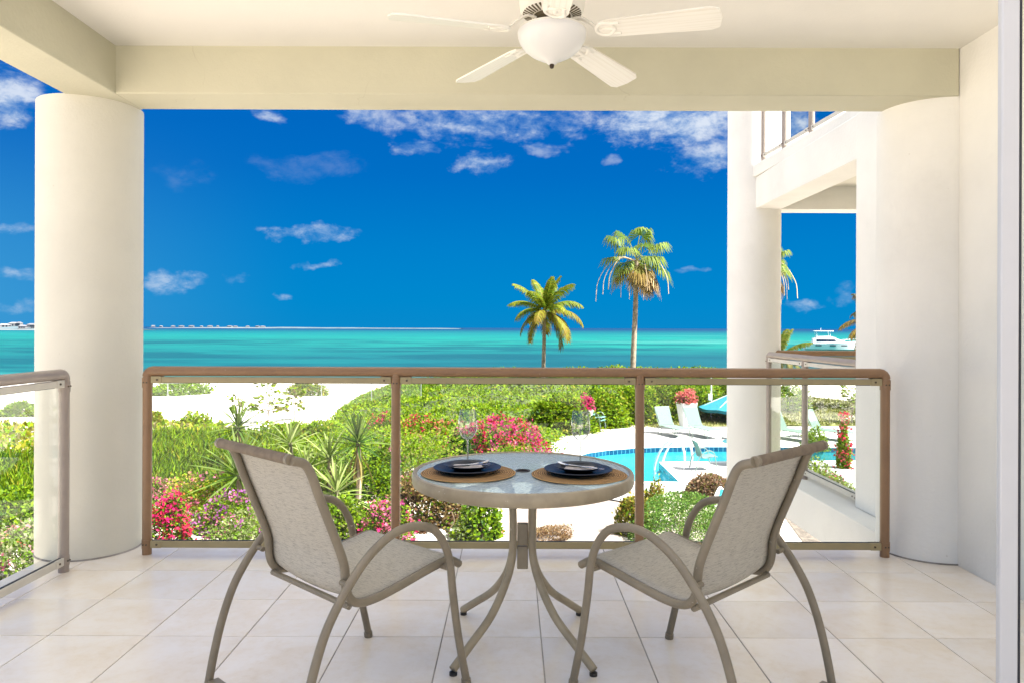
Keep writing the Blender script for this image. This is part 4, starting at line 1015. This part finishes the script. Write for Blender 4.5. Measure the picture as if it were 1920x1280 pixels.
# ---- palms
def at(px, py, d): return ((px - 960) / F * d, d, EYE + (615 - py) / F * d)
x, y, z = at(1021, 583, 46); coconut('young coconut palm with yellowing fronds beyond the hedge, left of the tall fan palm', x, y, z, 2.75, 4, lean=.1)
x, y, z = at(1193, 487, 47); fan_palm('tall fan palm with a dry beige skirt standing beyond the pool hedge', x, y, z, 1.35, 6)
x, y, z = at(1432, 497, 47); fan_palm('fan palm mostly hidden behind the neighbouring column', x, y, z, 1.12, 15)
x, y, z = at(1458, 668, 40); coconut('low coconut palm showing beside the neighbouring column', x, y, z, 1.9, 21, nf=16, cols=[(.10, .15, .02), (.17, .18, .04), (.19, .17, .05)])
x, y, z = at(1655, 600, 40); coconut('coconut palm hidden by the white wall but for one drooping frond tip', x, y, z, 2.6, 23, nf=16, cols=[(.06, .075, .04), (.12, .10, .06), (.15, .125, .09)])

# ---- the green masses (nobody could count these leaves)
def mass(name, label, poly_px, hfun, n, size, pal, w, seed, upright=False, lift=.6, aspect=.5):
    global rng
    rng = np.random.default_rng(seed)
    poly = [G(px, py, lift)[:2] for px, py in poly_px]; pa = np.array(poly); lo, hi = pa.min(0), pa.max(0)
    def edge(x, y):
        d = np.full(np.shape(x), 1e9)
        for k in range(len(poly)):
            (x1, y1), (x2, y2) = poly[k - 1], poly[k]; ll = (x2 - x1) ** 2 + (y2 - y1) ** 2 + 1e-9
            t_ = np.clip(((x - x1) * (x2 - x1) + (y - y1) * (y2 - y1)) / ll, 0, 1); d = np.minimum(d, np.hypot(x - x1 - t_ * (x2 - x1), y - y1 - t_ * (y2 - y1)))
        return .12 + .88 * np.clip(d / (2.2 * np.maximum(.25, hfun(x, y))), 0, 1) ** .6
    def top(x, y): return ground(x, y) + edge(x, y) * hfun(x, y) * (.80 + .34 * wav(x, y, 1.1, seed) + .16 * wav(x, y, 3.5, seed + 1))
    st = .35; xs2 = np.arange(lo[0], hi[0] + st, st); ys2 = np.arange(lo[1], hi[1] + st, st)
    X, Y = np.meshgrid(xs2, ys2); ins = inpoly(X, Y, poly); Z = np.where(ins, top(X, Y) - .16, ground(X, Y) - .25)
    nx = len(xs2); V = np.stack([X, Y, Z], -1).reshape(-1, 3); i, j = np.meshgrid(np.arange(nx - 1), np.arange(len(ys2) - 1)); a = (j * nx + i).ravel()
    Fq = np.stack([a, a + 1, a + nx + 1, a + nx], 1); Fq = Fq[ins.ravel()[Fq].any(1)]
    # leaves: denser near the viewer
    pts = []; got = 0
    while got < n:
        u = rng.random((n * 3, 2)); x_ = lo[0] + u[:, 0] * (hi[0] - lo[0]); y_ = lo[1] + u[:, 1] * (hi[1] - lo[1])
        k = inpoly(x_, y_, poly) & (rng.random(len(x_)) < np.minimum(1, (lo[1] / y_) ** 1.5)); pts.append(np.stack([x_[k], y_[k]], 1)); got += int(k.sum())
    P2 = np.concatenate(pts)[:n]; x_, y_ = P2[:, 0], P2[:, 1]; e = .12
    zt = top(x_, y_); gx_ = (top(x_ + e, y_) - zt) / e; gy_ = (top(x_, y_ + e) - zt) / e
    P = np.stack([x_, y_, zt - (rng.random(n) ** 2) * .2 - (.10 if upright else 0)], 1); Nn = nrm(np.stack([-gx_, -gy_, np.ones(n)], 1))
    if upright: D = rng.normal(scale=.55, size=(n, 3)) + np.array([0, 0, 1.0]); N = rng.normal(size=(n, 3)) + np.array([0, -.6, .3])
    else: D = rng.normal(scale=.8, size=(n, 3)) + Nn * .35; N = Nn + rng.normal(scale=.45, size=(n, 3))
    L = size * (y_ / 25.0) ** .8 * rng.uniform(.6, 1.4, n); V2, F2 = leaf_quads(P, D, N, L, L * aspect)
    patch = wav(x_, y_, .55, seed + 4)[:, None]; c = pick(pal, w, n); c = c * (1 + .22 * np.clip(patch, -1, 1) * np.array([[1.2, .9, .5]]))
    o = np_mesh(name, V2, F2, M['leaf'], rep4(np.clip(c, 0, 1)), None); tag(o, label, 'ground cover', kind='stuff')
    u_ = np_mesh('undergrowth', V, Fq, M['litter'], None, o, True)
    return o
mass('shrub_cover', 'dense bright green shrub cover sloping to the beach',
     [(548, 812), (598, 786), (636, 752), (672, 733), (740, 712), (960, 706), (1180, 704), (1400, 703), (1400, 748), (1210, 752), (1090, 772), (1030, 812), (960, 835), (760, 845), (700, 868), (640, 872), (570, 848)],
     lambda x, y: .55 + .92 * sst(24, 40, y) * sst(-9, 2, x) + .22 * sst(26, 40, y), 105000, .118, [LIME, MID, DARK, YEL], [5, 4, 1.2, .7], 21)
mass('lily_cover', 'tall strappy green ground cover left of the yuccas',
     [(-700, 848), (90, 845), (285, 812), (420, 806), (560, 815), (620, 850), (690, 870), (650, 925), (560, 950), (420, 930), (285, 915), (-600, 1010)],
     lambda x, y: .55 + .12 * sst(18, 26, y) + 0 * x, 52000, .35, [LIME, MID, DARK, YEL], [4.5, 4.5, 1.5, .8], 33, upright=True, aspect=.105, lift=.45)
mass('dune_cover', 'patchy low green creeper on the upper beach',
     [(-300, 800), (40, 795), (300, 790), (420, 795), (500, 812), (420, 815), (280, 818), (60, 850), (-300, 850)],
     lambda x, y: .16 + 0 * x, 6500, .22, [LIME, MID, YEL, (.2, .18, .07)], [2, 2, 2, 2], 45, lift=.12)

# ---- beds and shrubs, near to far
FP = ([LIME, MID, DARK], [3, 4, 2])
pbush('bougainvillea', 'magenta red flowering bush at the foot of the left end of the front railing', 'bush', 312, 1042, 92, 105, 1700, .10, *FP, flower=[MAG, RED], fl_n=105, fl_size=.075, seed=1)
pbush('lantana', 'peach and orange flowering bush behind the magenta one near the left post', 'bush', 345, 985, 120, 68, 1500, .10, [LIME, YEL, MID], [3, 3, 2], flower=[PEACH, ORANGE, PINK], fl_n=90, fl_size=.07, seed=2)
pbush('bougainvillea', 'violet pink flowering bush behind the back of the left chair', 'bush', 425, 1003, 125, 68, 1700, .10, [LIME, MID, (.17, .2, .07)], [3, 3, 2], flower=[VIO, (.38, .12, .30), PINK], fl_n=85, fl_size=.065, seed=3)
pbush('variegated_shrub', 'pale variegated shrub with cream leaves low behind the left chair', 'shrub', 440, 1062, 190, 78, 3000, .09, [(.17, .22, .06), (.26, .27, .12), MID], [3, 2, 3], flower=[PINK, VIO], fl_n=22, fl_size=.06, seed=4)
pbush('bougainvillea', 'small pale pink flowering bush at the back of the bed near the left post', 'bush', 300, 945, 75, 42, 900, .09, *FP, flower=[PINK, (.46, .2, .2)], fl_n=60, fl_size=.06, seed=5)
pbush('variegated_shrub', 'pale pink-flecked shrub low behind the left side glass', 'shrub', 20, 1118, 190, 105, 3000, .10, [(.16, .20, .07), MID, (.24, .24, .13)], [3, 3, 2], flower=[PINK, (.46, .18, .2)], fl_n=26, fl_size=.07, seed=6)
pbush('leafy_shrub', 'dense green shrub with few orange flowers behind the left side glass', 'shrub', 10, 1020, 210, 85, 2600, .13, *FP, flower=[ORANGE, RED], fl_n=5, fl_size=.09, seed=7)
pbush('bougainvillea', 'small magenta bush beside the grey block near the second post', 'bush', 722, 1020, 105, 80, 1100, .085, [LIME, MID, DARK], [3, 3, 2], flower=[(.42, .05, .20), PINK, MAG], fl_n=75, fl_size=.07, seed=8, lump=.5)
pbush('croton_shrub', 'brown and olive leaved shrub behind the left edge of the table', 'shrub', 795, 992, 150, 105, 2600, .13, [(.10, .052, .025), (.16, .105, .035), (.22, .155, .06), MID], [3, 3, 2, 1.4], seed=9, aspect=.7)
pbush('hibiscus', 'green shrub with one orange flower under the table edge', 'shrub', 903, 1010, 80, 72, 1100, .14, [LIME, MID, DARK], [3, 4, 2], flower=[(.46, .09, .03)], fl_n=2, fl_size=.08, seed=10)
pbush('seedling_shrub', 'thin pale green sprawling shrub left of the hibiscus', 'shrub', 872, 1018, 50, 46, 300, .13, [(.14, .18, .07), LIME], [1, 1], seed=11, lump=.6)
pbush('leaf_heap', 'heap of dry brown leaves on the sand behind the table legs', 'plant', 1032, 1013, 80, 24, 1500, .055, [(.20, .115, .05), (.27, .18, .09), (.14, .08, .04)], [2, 2, 1], seed=12)
pbush('golden_shrub', 'yellow green shrub with orange tips left of the third railing post', 'shrub', 1186, 1002, 66, 78, 1300, .10, [YEL, (.24, .23, .03), (.28, .17, .05), MID], [3, 3, 2, 1.5], seed=13, spiky=True)
pbush('golden_shrub', 'small yellow green shrub right of the third railing post', 'shrub', 1227, 952, 38, 36, 700, .10, [YEL, (.24, .23, .03), (.28, .17, .05), MID], [3, 3, 1.4, 1.5], seed=14, spiky=True)
pbush('clipped_mound', 'low rounded mound of small bright green leaves behind the right chair', 'shrub', 1298, 1030, 215, 88, 9000, .065, [(.08, .17, .018), (.13, .22, .035), (.035, .09, .01), (.19, .25, .06)], [4, 3, 2, 1], lump=.08, seed=15, depth=1.3)
pbush('bronze_hedge', 'bronze brown leaved hedge block beside the pool deck', 'hedge', 1335, 942, 96, 52, 2400, .11, [(.18, .10, .055), (.24, .155, .09), (.14, .13, .035)], [3, 2, 1.5], seed=16, lump=.12)
pbush('bougainvillea', 'large magenta and red bougainvillea behind the left wine glass', 'bush', 930, 864, 205, 76, 2800, .14, *FP, flower=[MAG, RED, (.42, .05, .17)], fl_n=400, fl_size=.085, seed=17)
pbush('bougainvillea', 'red flowering bush with sparse blooms behind the second post', 'bush', 800, 838, 150, 56, 2200, .14, *FP, flower=[RED, (.42, .06, .08)], fl_n=130, fl_size=.08, seed=18)
pbush('bougainvillea', 'small red flowering bush left of the second post', 'bush', 716, 822, 55, 50, 800, .13, *FP, flower=[RED, MAG], fl_n=30, fl_size=.09, seed=19)
pbush('glossy_shrub', 'dark glossy green shrub below the left wine glass', 'shrub', 858, 886, 66, 74, 1300, .13, [DARK, (.02, .055, .012), MID], [4, 3, 1], seed=20, aspect=.75)
pbush('ixora', 'loose green shrub with faded pink blooms behind the left rim of the table', 'shrub', 775, 925, 150, 92, 2800, .12, [LIME, MID, (.18, .18, .04)], [3, 3, 2], flower=[(.36, .13, .10), PINK, (.38, .18, .12)], fl_n=14, fl_size=.07, seed=22)
pbush('ixora', 'green shrub with orange red blooms in front of the large bougainvillea', 'shrub', 960, 898, 130, 62, 2400, .12, [LIME, MID, DARK], [3, 3, 1], flower=[(.40, .11, .07), PINK], fl_n=32, fl_size=.08, seed=24)
pbush('leafy_shrub', 'green shrub between the pale yuccas and the second post', 'shrub', 720, 905, 80, 75, 1600, .13, [LIME, MID, DARK, (.16, .16, .05)], [3, 3, 2, 1], seed=26)
pbush('leafy_shrub', 'low green filler shrub right beside the grey concrete block', 'shrub', 712, 990, 95, 50, 1100, .13, [LIME, MID, DARK], [3, 3, 1.5], seed=27)
pbush('leafy_shrub', 'low green filler shrub below the arm of the left chair', 'shrub', 640, 1010, 110, 52, 1300, .13, [LIME, MID, (.16, .18, .05)], [3, 3, 1.5], seed=28)
pbush('leafy_shrub', 'green filler shrub at the foot of the dark yucca', 'shrub', 690, 935, 110, 60, 1400, .13, [LIME, MID, DARK], [3, 3, 2], seed=29)
# hedge behind the pool
hed = [(1055, 812, 105, 78), (1125, 800, 95, 66), (1188, 793, 90, 68), (1252, 790, 92, 68), (1318, 786, 92, 66), (1390, 782, 95, 62), (1470, 772, 100, 50)]
hl = ['at the near left end of the row beside the large bougainvillea', 'behind the stacked aqua chairs', 'with a dark hollow behind the third railing post', 'behind the left lounger', 'behind the white planter and the post with the box',
      'hidden behind the turquoise umbrella', 'seen through the neighbouring glass']
for k, (cx_, by, w_, h_) in enumerate(hed):
    pbush('hedge_shrub', 'bright green hedge shrub ' + hl[k], 'shrub', cx_, by, w_ * 1.25, h_, 3600, .20, [LIME, MID, DARK, YEL], [5, 3.5, 1.4, .8], seed=50 + k, group='hedge shrubs behind the pool', lump=.3)
pbush('hollow_shade_leaves', 'dark leaves added for the shaded hollow of the pool hedge left of the third post', 'shrub', 1172, 788, 26, 28, 500, .14, [(.03, .035, .012), (.06, .05, .02)], [2, 1], seed=60)  # leaf colours darkened to paint the shade in the hedge hollow
pbush('leafy_shrub', 'rounded pale green shrub beyond the pool behind the neighbouring glass', 'shrub', 1530, 842, 44, 32, 900, .13, [LIME, (.16, .2, .05)], [2, 2], seed=61)
pbush('bougainvillea', 'tall slim red flowering bush behind the neighbouring glass', 'bush', 1583, 878, 24, 84, 700, .15, [LIME, MID], [3, 1], flower=[RED, (.42, .05, .08)], fl_n=36, fl_size=.09, seed=62)
pbush('variegated_shrub', 'pale shrub bed with pink flecks seen low through the neighbouring glass', 'shrub', 1555, 935, 120, 70, 2600, .11, [(.16, .20, .07), LIME, (.24, .24, .13)], [2, 2, 2], flower=[PINK], fl_n=14, fl_size=.07, seed=63)
pbush('dune_shrub', 'low green shrub patch on the beach behind the left end of the top bar', 'shrub', 325, 743, 110, 26, 1500, .30, [LIME, MID, (.15, .18, .05)], [2, 3, 1], seed=64)
pbush('dune_shrub', 'olive shrub patch on the beach at the far end of the slope', 'shrub', 570, 742, 80, 30, 1200, .28, [(.13, .15, .03), MID, YEL], [2, 2, 1], seed=65)
pbush('dune_shrub', 'low green shrub on the sand seen left of the left column', 'shrub', 30, 784, 80, 24, 1000, .24, [LIME, MID, (.15, .18, .05)], [2, 2, 1], seed=66)
pbush('dune_shrub', 'small yellow green shrub at the left end of the dune beside the first post', 'shrub', 292, 800, 26, 30, 400, .2, [YEL, LIME], [1, 1], seed=67)
pbush('dune_shrub', 'small green shrub at the top of the lily cover below the second fence post', 'shrub', 360, 805, 60, 26, 700, .2, [LIME, MID, YEL], [2, 1, 1], seed=68)

pbush('dune_shrub', 'low green shrub at the foot of the slope between the pale yuccas', 'shrub', 600, 832, 100, 46, 1100, .2, [LIME, MID, YEL], [3, 3, 1], seed=81)
pbush('dune_shrub', 'low green shrub above the top edge of the left chair', 'shrub', 535, 822, 100, 34, 1000, .2, [LIME, MID, YEL], [3, 3, 1], seed=82)
# sparse saplings on the sand
def sapling(label, px, by, h_px, seed, n=40):
    q = random.Random(seed); p = G(px, by); h = h_px * p[1] / F; t_ = thing('sea_grape_sapling', label, 'sapling', p, 0, 'sparse saplings on the sand')
    MB().tube(catmull([(0, 0, -.05), (.05, 0, h * .5), (-.03, 0, h)], 4), .025, 6, taper=[1 - .08 * i for i in range(9)]).build('trunk', M['twig'], t_)
    P, D = [], []; br = MB()
    for k in range(n):
        z = h * q.uniform(.2, 1.0); a = q.uniform(0, 6.28); l_ = h * .33 * q.uniform(.3, 1.1) * (1.15 - z / h * .6); tip = Vector((math.cos(a) * l_, math.sin(a) * l_, z + l_ * .35))
        br.tube([(0, 0, z), tip], .010, 4)
        for j in range(5): P.append(tuple(tip + Vector((q.uniform(-.12, .12), q.uniform(-.12, .12), q.uniform(-.08, .08))))); D.append((math.cos(a), math.sin(a), q.uniform(-.3, .6)))
    br.build('branch', M['twig'], t_)
    P, D = np.array(P), np.array(D); m_ = len(P); L = np.full(m_, .22); V, Fq = leaf_quads(P, D, rng.normal(size=(m_, 3)) + np.array([0, 0, .8]), L, L * .6)
    np_mesh('foliage', V, Fq, M['leaf'], rep4(pick([(.17, .2, .06), LIME, (.2, .19, .05)], [2, 2, 1], m_)), t_)
sapling('thin leafy sapling standing on the white sand, left of three', 448, 795, 50, 1, 26)
sapling('tallest thin leafy sapling standing on the white sand', 503, 792, 78, 2, 46)
sapling('thin leafy sapling nearest the green slope on the white sand', 552, 788, 66, 3, 34)
sapling('feathery sapling on the bright sand behind the neighbouring glass', 1597, 790, 62, 4, 34)

# yuccas
YD = [(.038, .085, .014), (.072, .13, .022), (.12, .175, .035)]; YP = [(.17, .24, .045), (.24, .30, .08), (.31, .35, .13)]
yucca('upper left yucca with dark green rosette and dry skirt above the left chair', 447, 800, 1.6, .95, 58, YD, 16, 1)
yucca('wide green yucca beside the back of the left chair, below the upper left one', 448, 888, 1.05, 1.15, 66, YP[:1] + YD[1:], 14, 2)
yucca('dark green yucca with yellow dry skirt left of the second post', 672, 826, 1.6, .95, 64, YD, 20, 3)
yucca('pale green yucca above the top edge of the left chair', 545, 830, 1.2, .85, 50, YP, 5, 4)
yucca('pale green yucca between the left chair and the dark yucca', 618, 858, 1.15, .9, 54, YP, 6, 5)
yucca('lowest pale yucca beside the arm of the left chair', 632, 920, .85, .85, 54, YP, 6, 6)
yucca('pale green yucca half hidden behind the back of the left chair', 575, 878, .95, .85, 50, YP, 4, 7)

# garden bits
p = G(684, 972); bl = MB().box(-.28, .28, -.15, .15, -.05, .30).build('concrete_block', M['concrete'], loc=p, bevel=.02); tag(bl, 'grey green concrete block among the plants beside the second post', 'block')
for k, (px, py, s_) in enumerate(((818, 1000, .22), (848, 992, .16), (700, 1012, .14), (836, 1012, .2))):
    p = G(px, py); q = np.random.default_rng(k); b_ = MB(); V = []
    b_.lathe([(0, -.3), (.8, -.2), (1.0, .1), (.75, .45), (0, .6)], 9); b_.v = [(x * s_ * q.uniform(.8, 1.2), y * s_ * q.uniform(.8, 1.2), z * s_ * .7) for x, y, z in b_.v]
    o = b_.build('stone', M['stone'], loc=p, angle=25); tag(o, ['pale stone below the brown croton, leftmost of the pair', 'pale stone beside the thin sprawling shrub', 'pale stone beside the small magenta bush', 'pale flat stone nearest the bottom bar'][k], 'stone')
p = G(850, 1015); o = MB().tube(catmull([(-.12, 0, -.02), (-.06, 0, .25), (.03, .02, .42), (-.02, 0, .62)], 4), .012, 6).build('dry_stem', M['twig'], loc=p); tag(o, 'bent dry dark stem rising from the sand below the croton', 'plant stem')

# beach fence: galvanised posts and wire
fp = [G(*a) for a in ((-60, 795), (70, 792), (200, 789), (315, 786), (408, 783), (502, 780), (603, 777), (697, 774), (790, 770))]
fn = thing('chain_link_fence', 'thin galvanised wire fence standing along the top of the beach', 'fence', fp[0])
FH = 1.75
for q_ in fp: MB().tube([Vector(q_) - Vector(fp[0]) + Vector((0, 0, -.1)), Vector(q_) - Vector(fp[0]) + Vector((0, 0, FH))], .022, 7).build('fence_post', M['galv'], fn)
b_ = MB()
for a, c in zip(fp[:-1], fp[1:]):
    A, C_ = Vector(a) - Vector(fp[0]), Vector(c) - Vector(fp[0]); L = (C_ - A).length; dd = (C_ - A).normalized(); nn = Vector((-dd.y, dd.x, 0)).normalized()
    def bar(p0, p1, r_):
        p0, p1 = Vector(p0), Vector(p1); t2 = (p1 - p0).normalized(); s_ = t2.cross(nn).normalized() * r_
        b_.add([p0 - s_, p0 + s_, p1 + s_, p1 - s_], [(0, 1, 2, 3)])
    bar(A + Vector((0, 0, FH - .02)), C_ + Vector((0, 0, FH - .02)), .008)
    sp_ = .12; k = -FH
    while k < L:
        u0, u1 = max(k, 0), min(k + FH - .05, L)
        if u1 > u0:
            for sg in (0, 1):
                z0, z1 = u0 - k, u1 - k
                if sg: z0, z1 = FH - .05 - z0, FH - .05 - z1
                bar(A + dd * u0 + Vector((0, 0, z0)), A + dd * u1 + Vector((0, 0, z1)), .0022)
        k += sp_
o = b_.build('wire_mesh', M['galv'], fn, smooth=False); o['kind'] = 'stuff'

# ------------------------------------------------------------------ pool furniture
def dp(px, py): x_, y_ = Dk(px, py); return (x_, y_, DZ + .003)
p = dp(1132, 806)
c1_ = sling_chair('aqua sling chair at the bottom of the stack by the hedge', p, R(-118), M['teal_frame'], M['teal_sling'], 'stacked aqua chairs', lite=True)
c2_ = copy_tree(c1_); c2_.location = (p[0], p[1], p[2] + .13); c2_['label'] = 'aqua sling chair on top of the stack by the hedge'
p = dp(1340, 878); sling_chair('aqua sling chair at the aqua table on the near side of the pool', p, R(-85), M['teal_frame'], M['teal_sling'], lite=True)
p = dp(1368, 820); sling_chair('aqua sling chair beyond the pool half hidden by the neighbouring column', p, R(80), M['teal_frame'], M['teal_sling'], lite=True)
p = dp(1392, 868); t_ = thing('patio_table', 'round aqua patio table on the near side of the pool beside the column', 'table', p)
MB().lathe([(0, .70), (.60, .70), (.62, .71), (.62, .725), (.60, .735), (0, .735)], 40).build('tabletop', M['teal_top'], t_)
for k in range(4):
    a = R(45 + 90 * k); MB().tube([(math.cos(a) * .5, math.sin(a) * .5, .70), (math.cos(a) * .48, math.sin(a) * .48, 0)], .018, 7).build('leg', M['teal_frame'], t_)
def lounger(label, p, rz):
    t_ = thing('sun_lounger', label, 'sun lounger', p, rz, 'pale sun loungers by the pool')
    hw_ = .33
    def sheet(name, P, Q):
        o = MB().add([(P[0], -hw_, P[1]), (Q[0], -hw_, Q[1]), (Q[0], hw_, Q[1]), (P[0], hw_, P[1])], [(0, 1, 2, 3)]).build(name, M['white_sling'], t_, smooth=False)
        sd = o.modifiers.new('s', 'SOLIDIFY'); sd.thickness = .012; sd.offset = 0
    sheet('seat_sling', (-.05, .37), (1.30, .35)); sheet('back_sling', (-.05, .38), (-.42, 1.08))
    for s_ in (-1, 1):
        MB().tube(catmull([(-.44, s_ * (hw_ + .012), 1.10), (-.06, s_ * (hw_ + .012), .37), (.5, s_ * (hw_ + .012), .36), (1.32, s_ * (hw_ + .012), .35)], 4), .018, 7).build('side_rail', M['teal_frame'], t_)
        for x0 in (-.10, 1.05):
            MB().tube(catmull([(x0, s_ * (hw_ + .012), .36), (x0 - .03, s_ * (hw_ + .03), .1), (x0 - .02, s_ * (hw_ + .03), 0.016), (x0 + .18, s_ * (hw_ + .03), 0.016), (x0 + .19, s_ * (hw_ + .03), .1), (x0 + .15, s_ * (hw_ + .012), .35)], 3), .014, 6).build('leg', M['teal_frame'], t_)
    MB().tube([(-.43, -hw_, 1.09), (-.43, hw_, 1.09)], .016, 6).build('cross_bar', M['teal_frame'], t_)
    MB().tube([(1.32, -hw_, .35), (1.32, hw_, .35)], .016, 6).build('cross_bar', M['teal_frame'], t_)
lounger('pale green sun lounger left of the white planter', dp(1252, 812), R(-68))
lounger('pale green sun lounger in front of the white planter', dp(1306, 813), R(-68))
lounger('pale green sun lounger seen in the neighbouring glass beside the column', dp(1468, 818), R(-60))
lounger('pale green sun lounger seen in the neighbouring glass near the wall', dp(1535, 818), R(-50))
def planter(label, p, h, w):
    t_ = thing('planter', label, 'planter', p, R(10), 'white planters by the pool'); a, b2_ = w * .30, w * .5
    for k in range(4):
        q0, q1 = R(45 + 90 * k), R(135 + 90 * k); s2 = 1.414
        V = [(a * s2 * math.cos(q0), a * s2 * math.sin(q0), 0), (a * s2 * math.cos(q1), a * s2 * math.sin(q1), 0), (b2_ * s2 * math.cos(q1), b2_ * s2 * math.sin(q1), h), (b2_ * s2 * math.cos(q0), b2_ * s2 * math.sin(q0), h)]
        V += [(x * .9, y * .9, z) for x, y, z in V]
        MB().add(V, [(0, 1, 2, 3), (7, 6, 5, 4), (3, 2, 6, 7), (0, 4, 5, 1)]).build('side_panel', M['white_paint'], t_, smooth=False)
    MB().box(-b2_ * .88, b2_ * .88, -b2_ * .88, b2_ * .88, h - .1, h - .06).build('soil', M['litter'], t_, smooth=False)
    return t_
p = dp(1096, 808); planter('tall white planter behind the right wine glass', p, .95, .62)
bush('bougainvillea', 'magenta flowers growing in the planter behind the right wine glass', 'bush', (p[0], p[1], p[2] + .92), .34, .32, .42, 420, .12, *FP, flower=[MAG, (.42, .05, .15)], fl_n=110, fl_size=.085, seed=71)
p = dp(1288, 802); planter('tall white planter between the two loungers', p, 1.15, .7)
bush('bougainvillea', 'salmon red flowers growing in the planter between the loungers', 'bush', (p[0], p[1], p[2] + 1.1), .37, .34, .50, 500, .12, [LIME, MID, (.3, .2, .06)], [1, 1, 1], flower=[(.50, .10, .09), (.52, .15, .14)], fl_n=120, fl_size=.085, seed=72)
# umbrella
ud = 35.0; ux = (1381 - 960) / F * ud
um = thing('patio_umbrella', 'open turquoise canvas umbrella on the lawn beside the column', 'umbrella', (ux, ud, GZ))
za, zr, ur = EYE - (730 - 615) / F * ud - GZ, EYE - (761 - 615) / F * ud - GZ, 1.76
MB().tube([(0, 0, 0), (0, 0, za + .1)], .025, 8).build('pole', M['white_paint'], um)
MB().lathe([(0, 0), (.28, .01), (.28, .07), (.05, .1), (0, .1)], 20).build('base', M['concrete'], um)
for k in range(8):
    a0, a1 = R(45 * k), R(45 * (k + 1)); V = []; nseg = 4
    for i in range(nseg + 1):
        r_ = .04 + (ur - .04) * i / nseg; z = za + (zr - za) * (i / nseg) ** .85
        for j in range(5):
            a = a0 + (a1 - a0) * j / 4; sg = -.05 * math.sin(math.pi * j / 4) * i / nseg; V.append((r_ * math.cos(a), r_ * math.sin(a), z + sg))
    for j in range(5): V.append((V[nseg * 5 + j][0], V[nseg * 5 + j][1], V[nseg * 5 + j][2] - .14))
    f = [(i * 5 + j, (i + 1) * 5 + j, (i + 1) * 5 + j + 1, i * 5 + j + 1) for i in range(nseg + 1) for j in range(4)]
    MB().add(V, f).build('canopy_panel', M['umbrella'], um, angle=60)
    MB().tube([(0, 0, za - .03), (ur * math.cos(a0), ur * math.sin(a0), zr - .02)], .012, 5).build('rib', M['white_paint'], um)
p = G(1334, 788); t_ = thing('utility_post', 'slim grey post with a small white box beside the hedge', 'post', p)
MB().tube([(0, 0, -.1), (0, 0, 2.2)], .035, 8).build('pole', M['white_paint'], t_); MB().box(-.17, .02, -.13, -.04, 1.05, 1.36).build('box', M['white_paint'], t_, bevel=.01)
# ladder rails
la = dp(1262, 872)
ld = thing('pool_ladder', 'white pool ladder with two curved handrails', 'pool ladder', la, R(-35))
for s_ in (-.3, .3):
    MB().tube(catmull([(.50, s_, 0), (.52, s_, .45), (.38, s_, .80), (.10, s_, .88), (-.22, s_, .60), (-.45, s_, .1), (-.52, s_, -.5), (-.52, s_, -1.0)], 5), .036, 9).build('handrail', M['white_paint'], ld)
for z in (-.28, -.56, -.84): MB().box(-.58, -.46, -.28, .28, z, z + .03).build('step', M['white_paint'], ld)
# board tip behind the mound
p = G(1352, 948); sb = thing('float_board', 'turquoise board with white edge behind the green mound', 'board', (p[0], p[1], p[2] - .05), R(20))
o = MB().tube([(0, 0, 0), (0, 0, .25), (.0, 0, .42), (-.02, 0, .55)], .22, 16, .05, up=(0, 1, 0), taper=[1, .95, .7, .2]).build('board_body', M['white_paint'], sb)
MB().tube([(.03, -.03, .02), (.03, -.03, .25), (.03, -.03, .40), (.0, -.03, .5)], .14, 16, .03, up=(0, 1, 0), taper=[1, .95, .7, .2]).build('board_deck', M['board_teal'], sb)
# grass on the lawn
rng = np.random.default_rng(77); lp = [G(*a)[:2] for a in ((1120, 803), (1150, 784), (1260, 780), (1330, 760), (1520, 750), (1620, 760), (1640, 797), (1420, 799), (1215, 802))]
pa = np.array(lp); lo, hi = pa.min(0), pa.max(0); q_ = lo + rng.random((26000, 2)) * (hi - lo); q_ = q_[inpoly(q_[:, 0], q_[:, 1], lp)]; m_ = len(q_)
P = np.concatenate([q_, np.full((m_, 1), GZ + .02)], 1); L = rng.uniform(.08, .16, m_)
V, Fq = leaf_quads(P, rng.normal(scale=.45, size=(m_, 3)) + np.array([0, 0, 1.]), rng.normal(size=(m_, 3)), L, L * .35)
o = np_mesh('grass', V, Fq, M['leaf'], rep4(pick([(.17, .17, .045), (.12, .14, .03), (.21, .19, .07)], [2, 2, 1], m_))); tag(o, 'short dry grass growing on the lawn behind the deck', 'grass', kind='stuff')
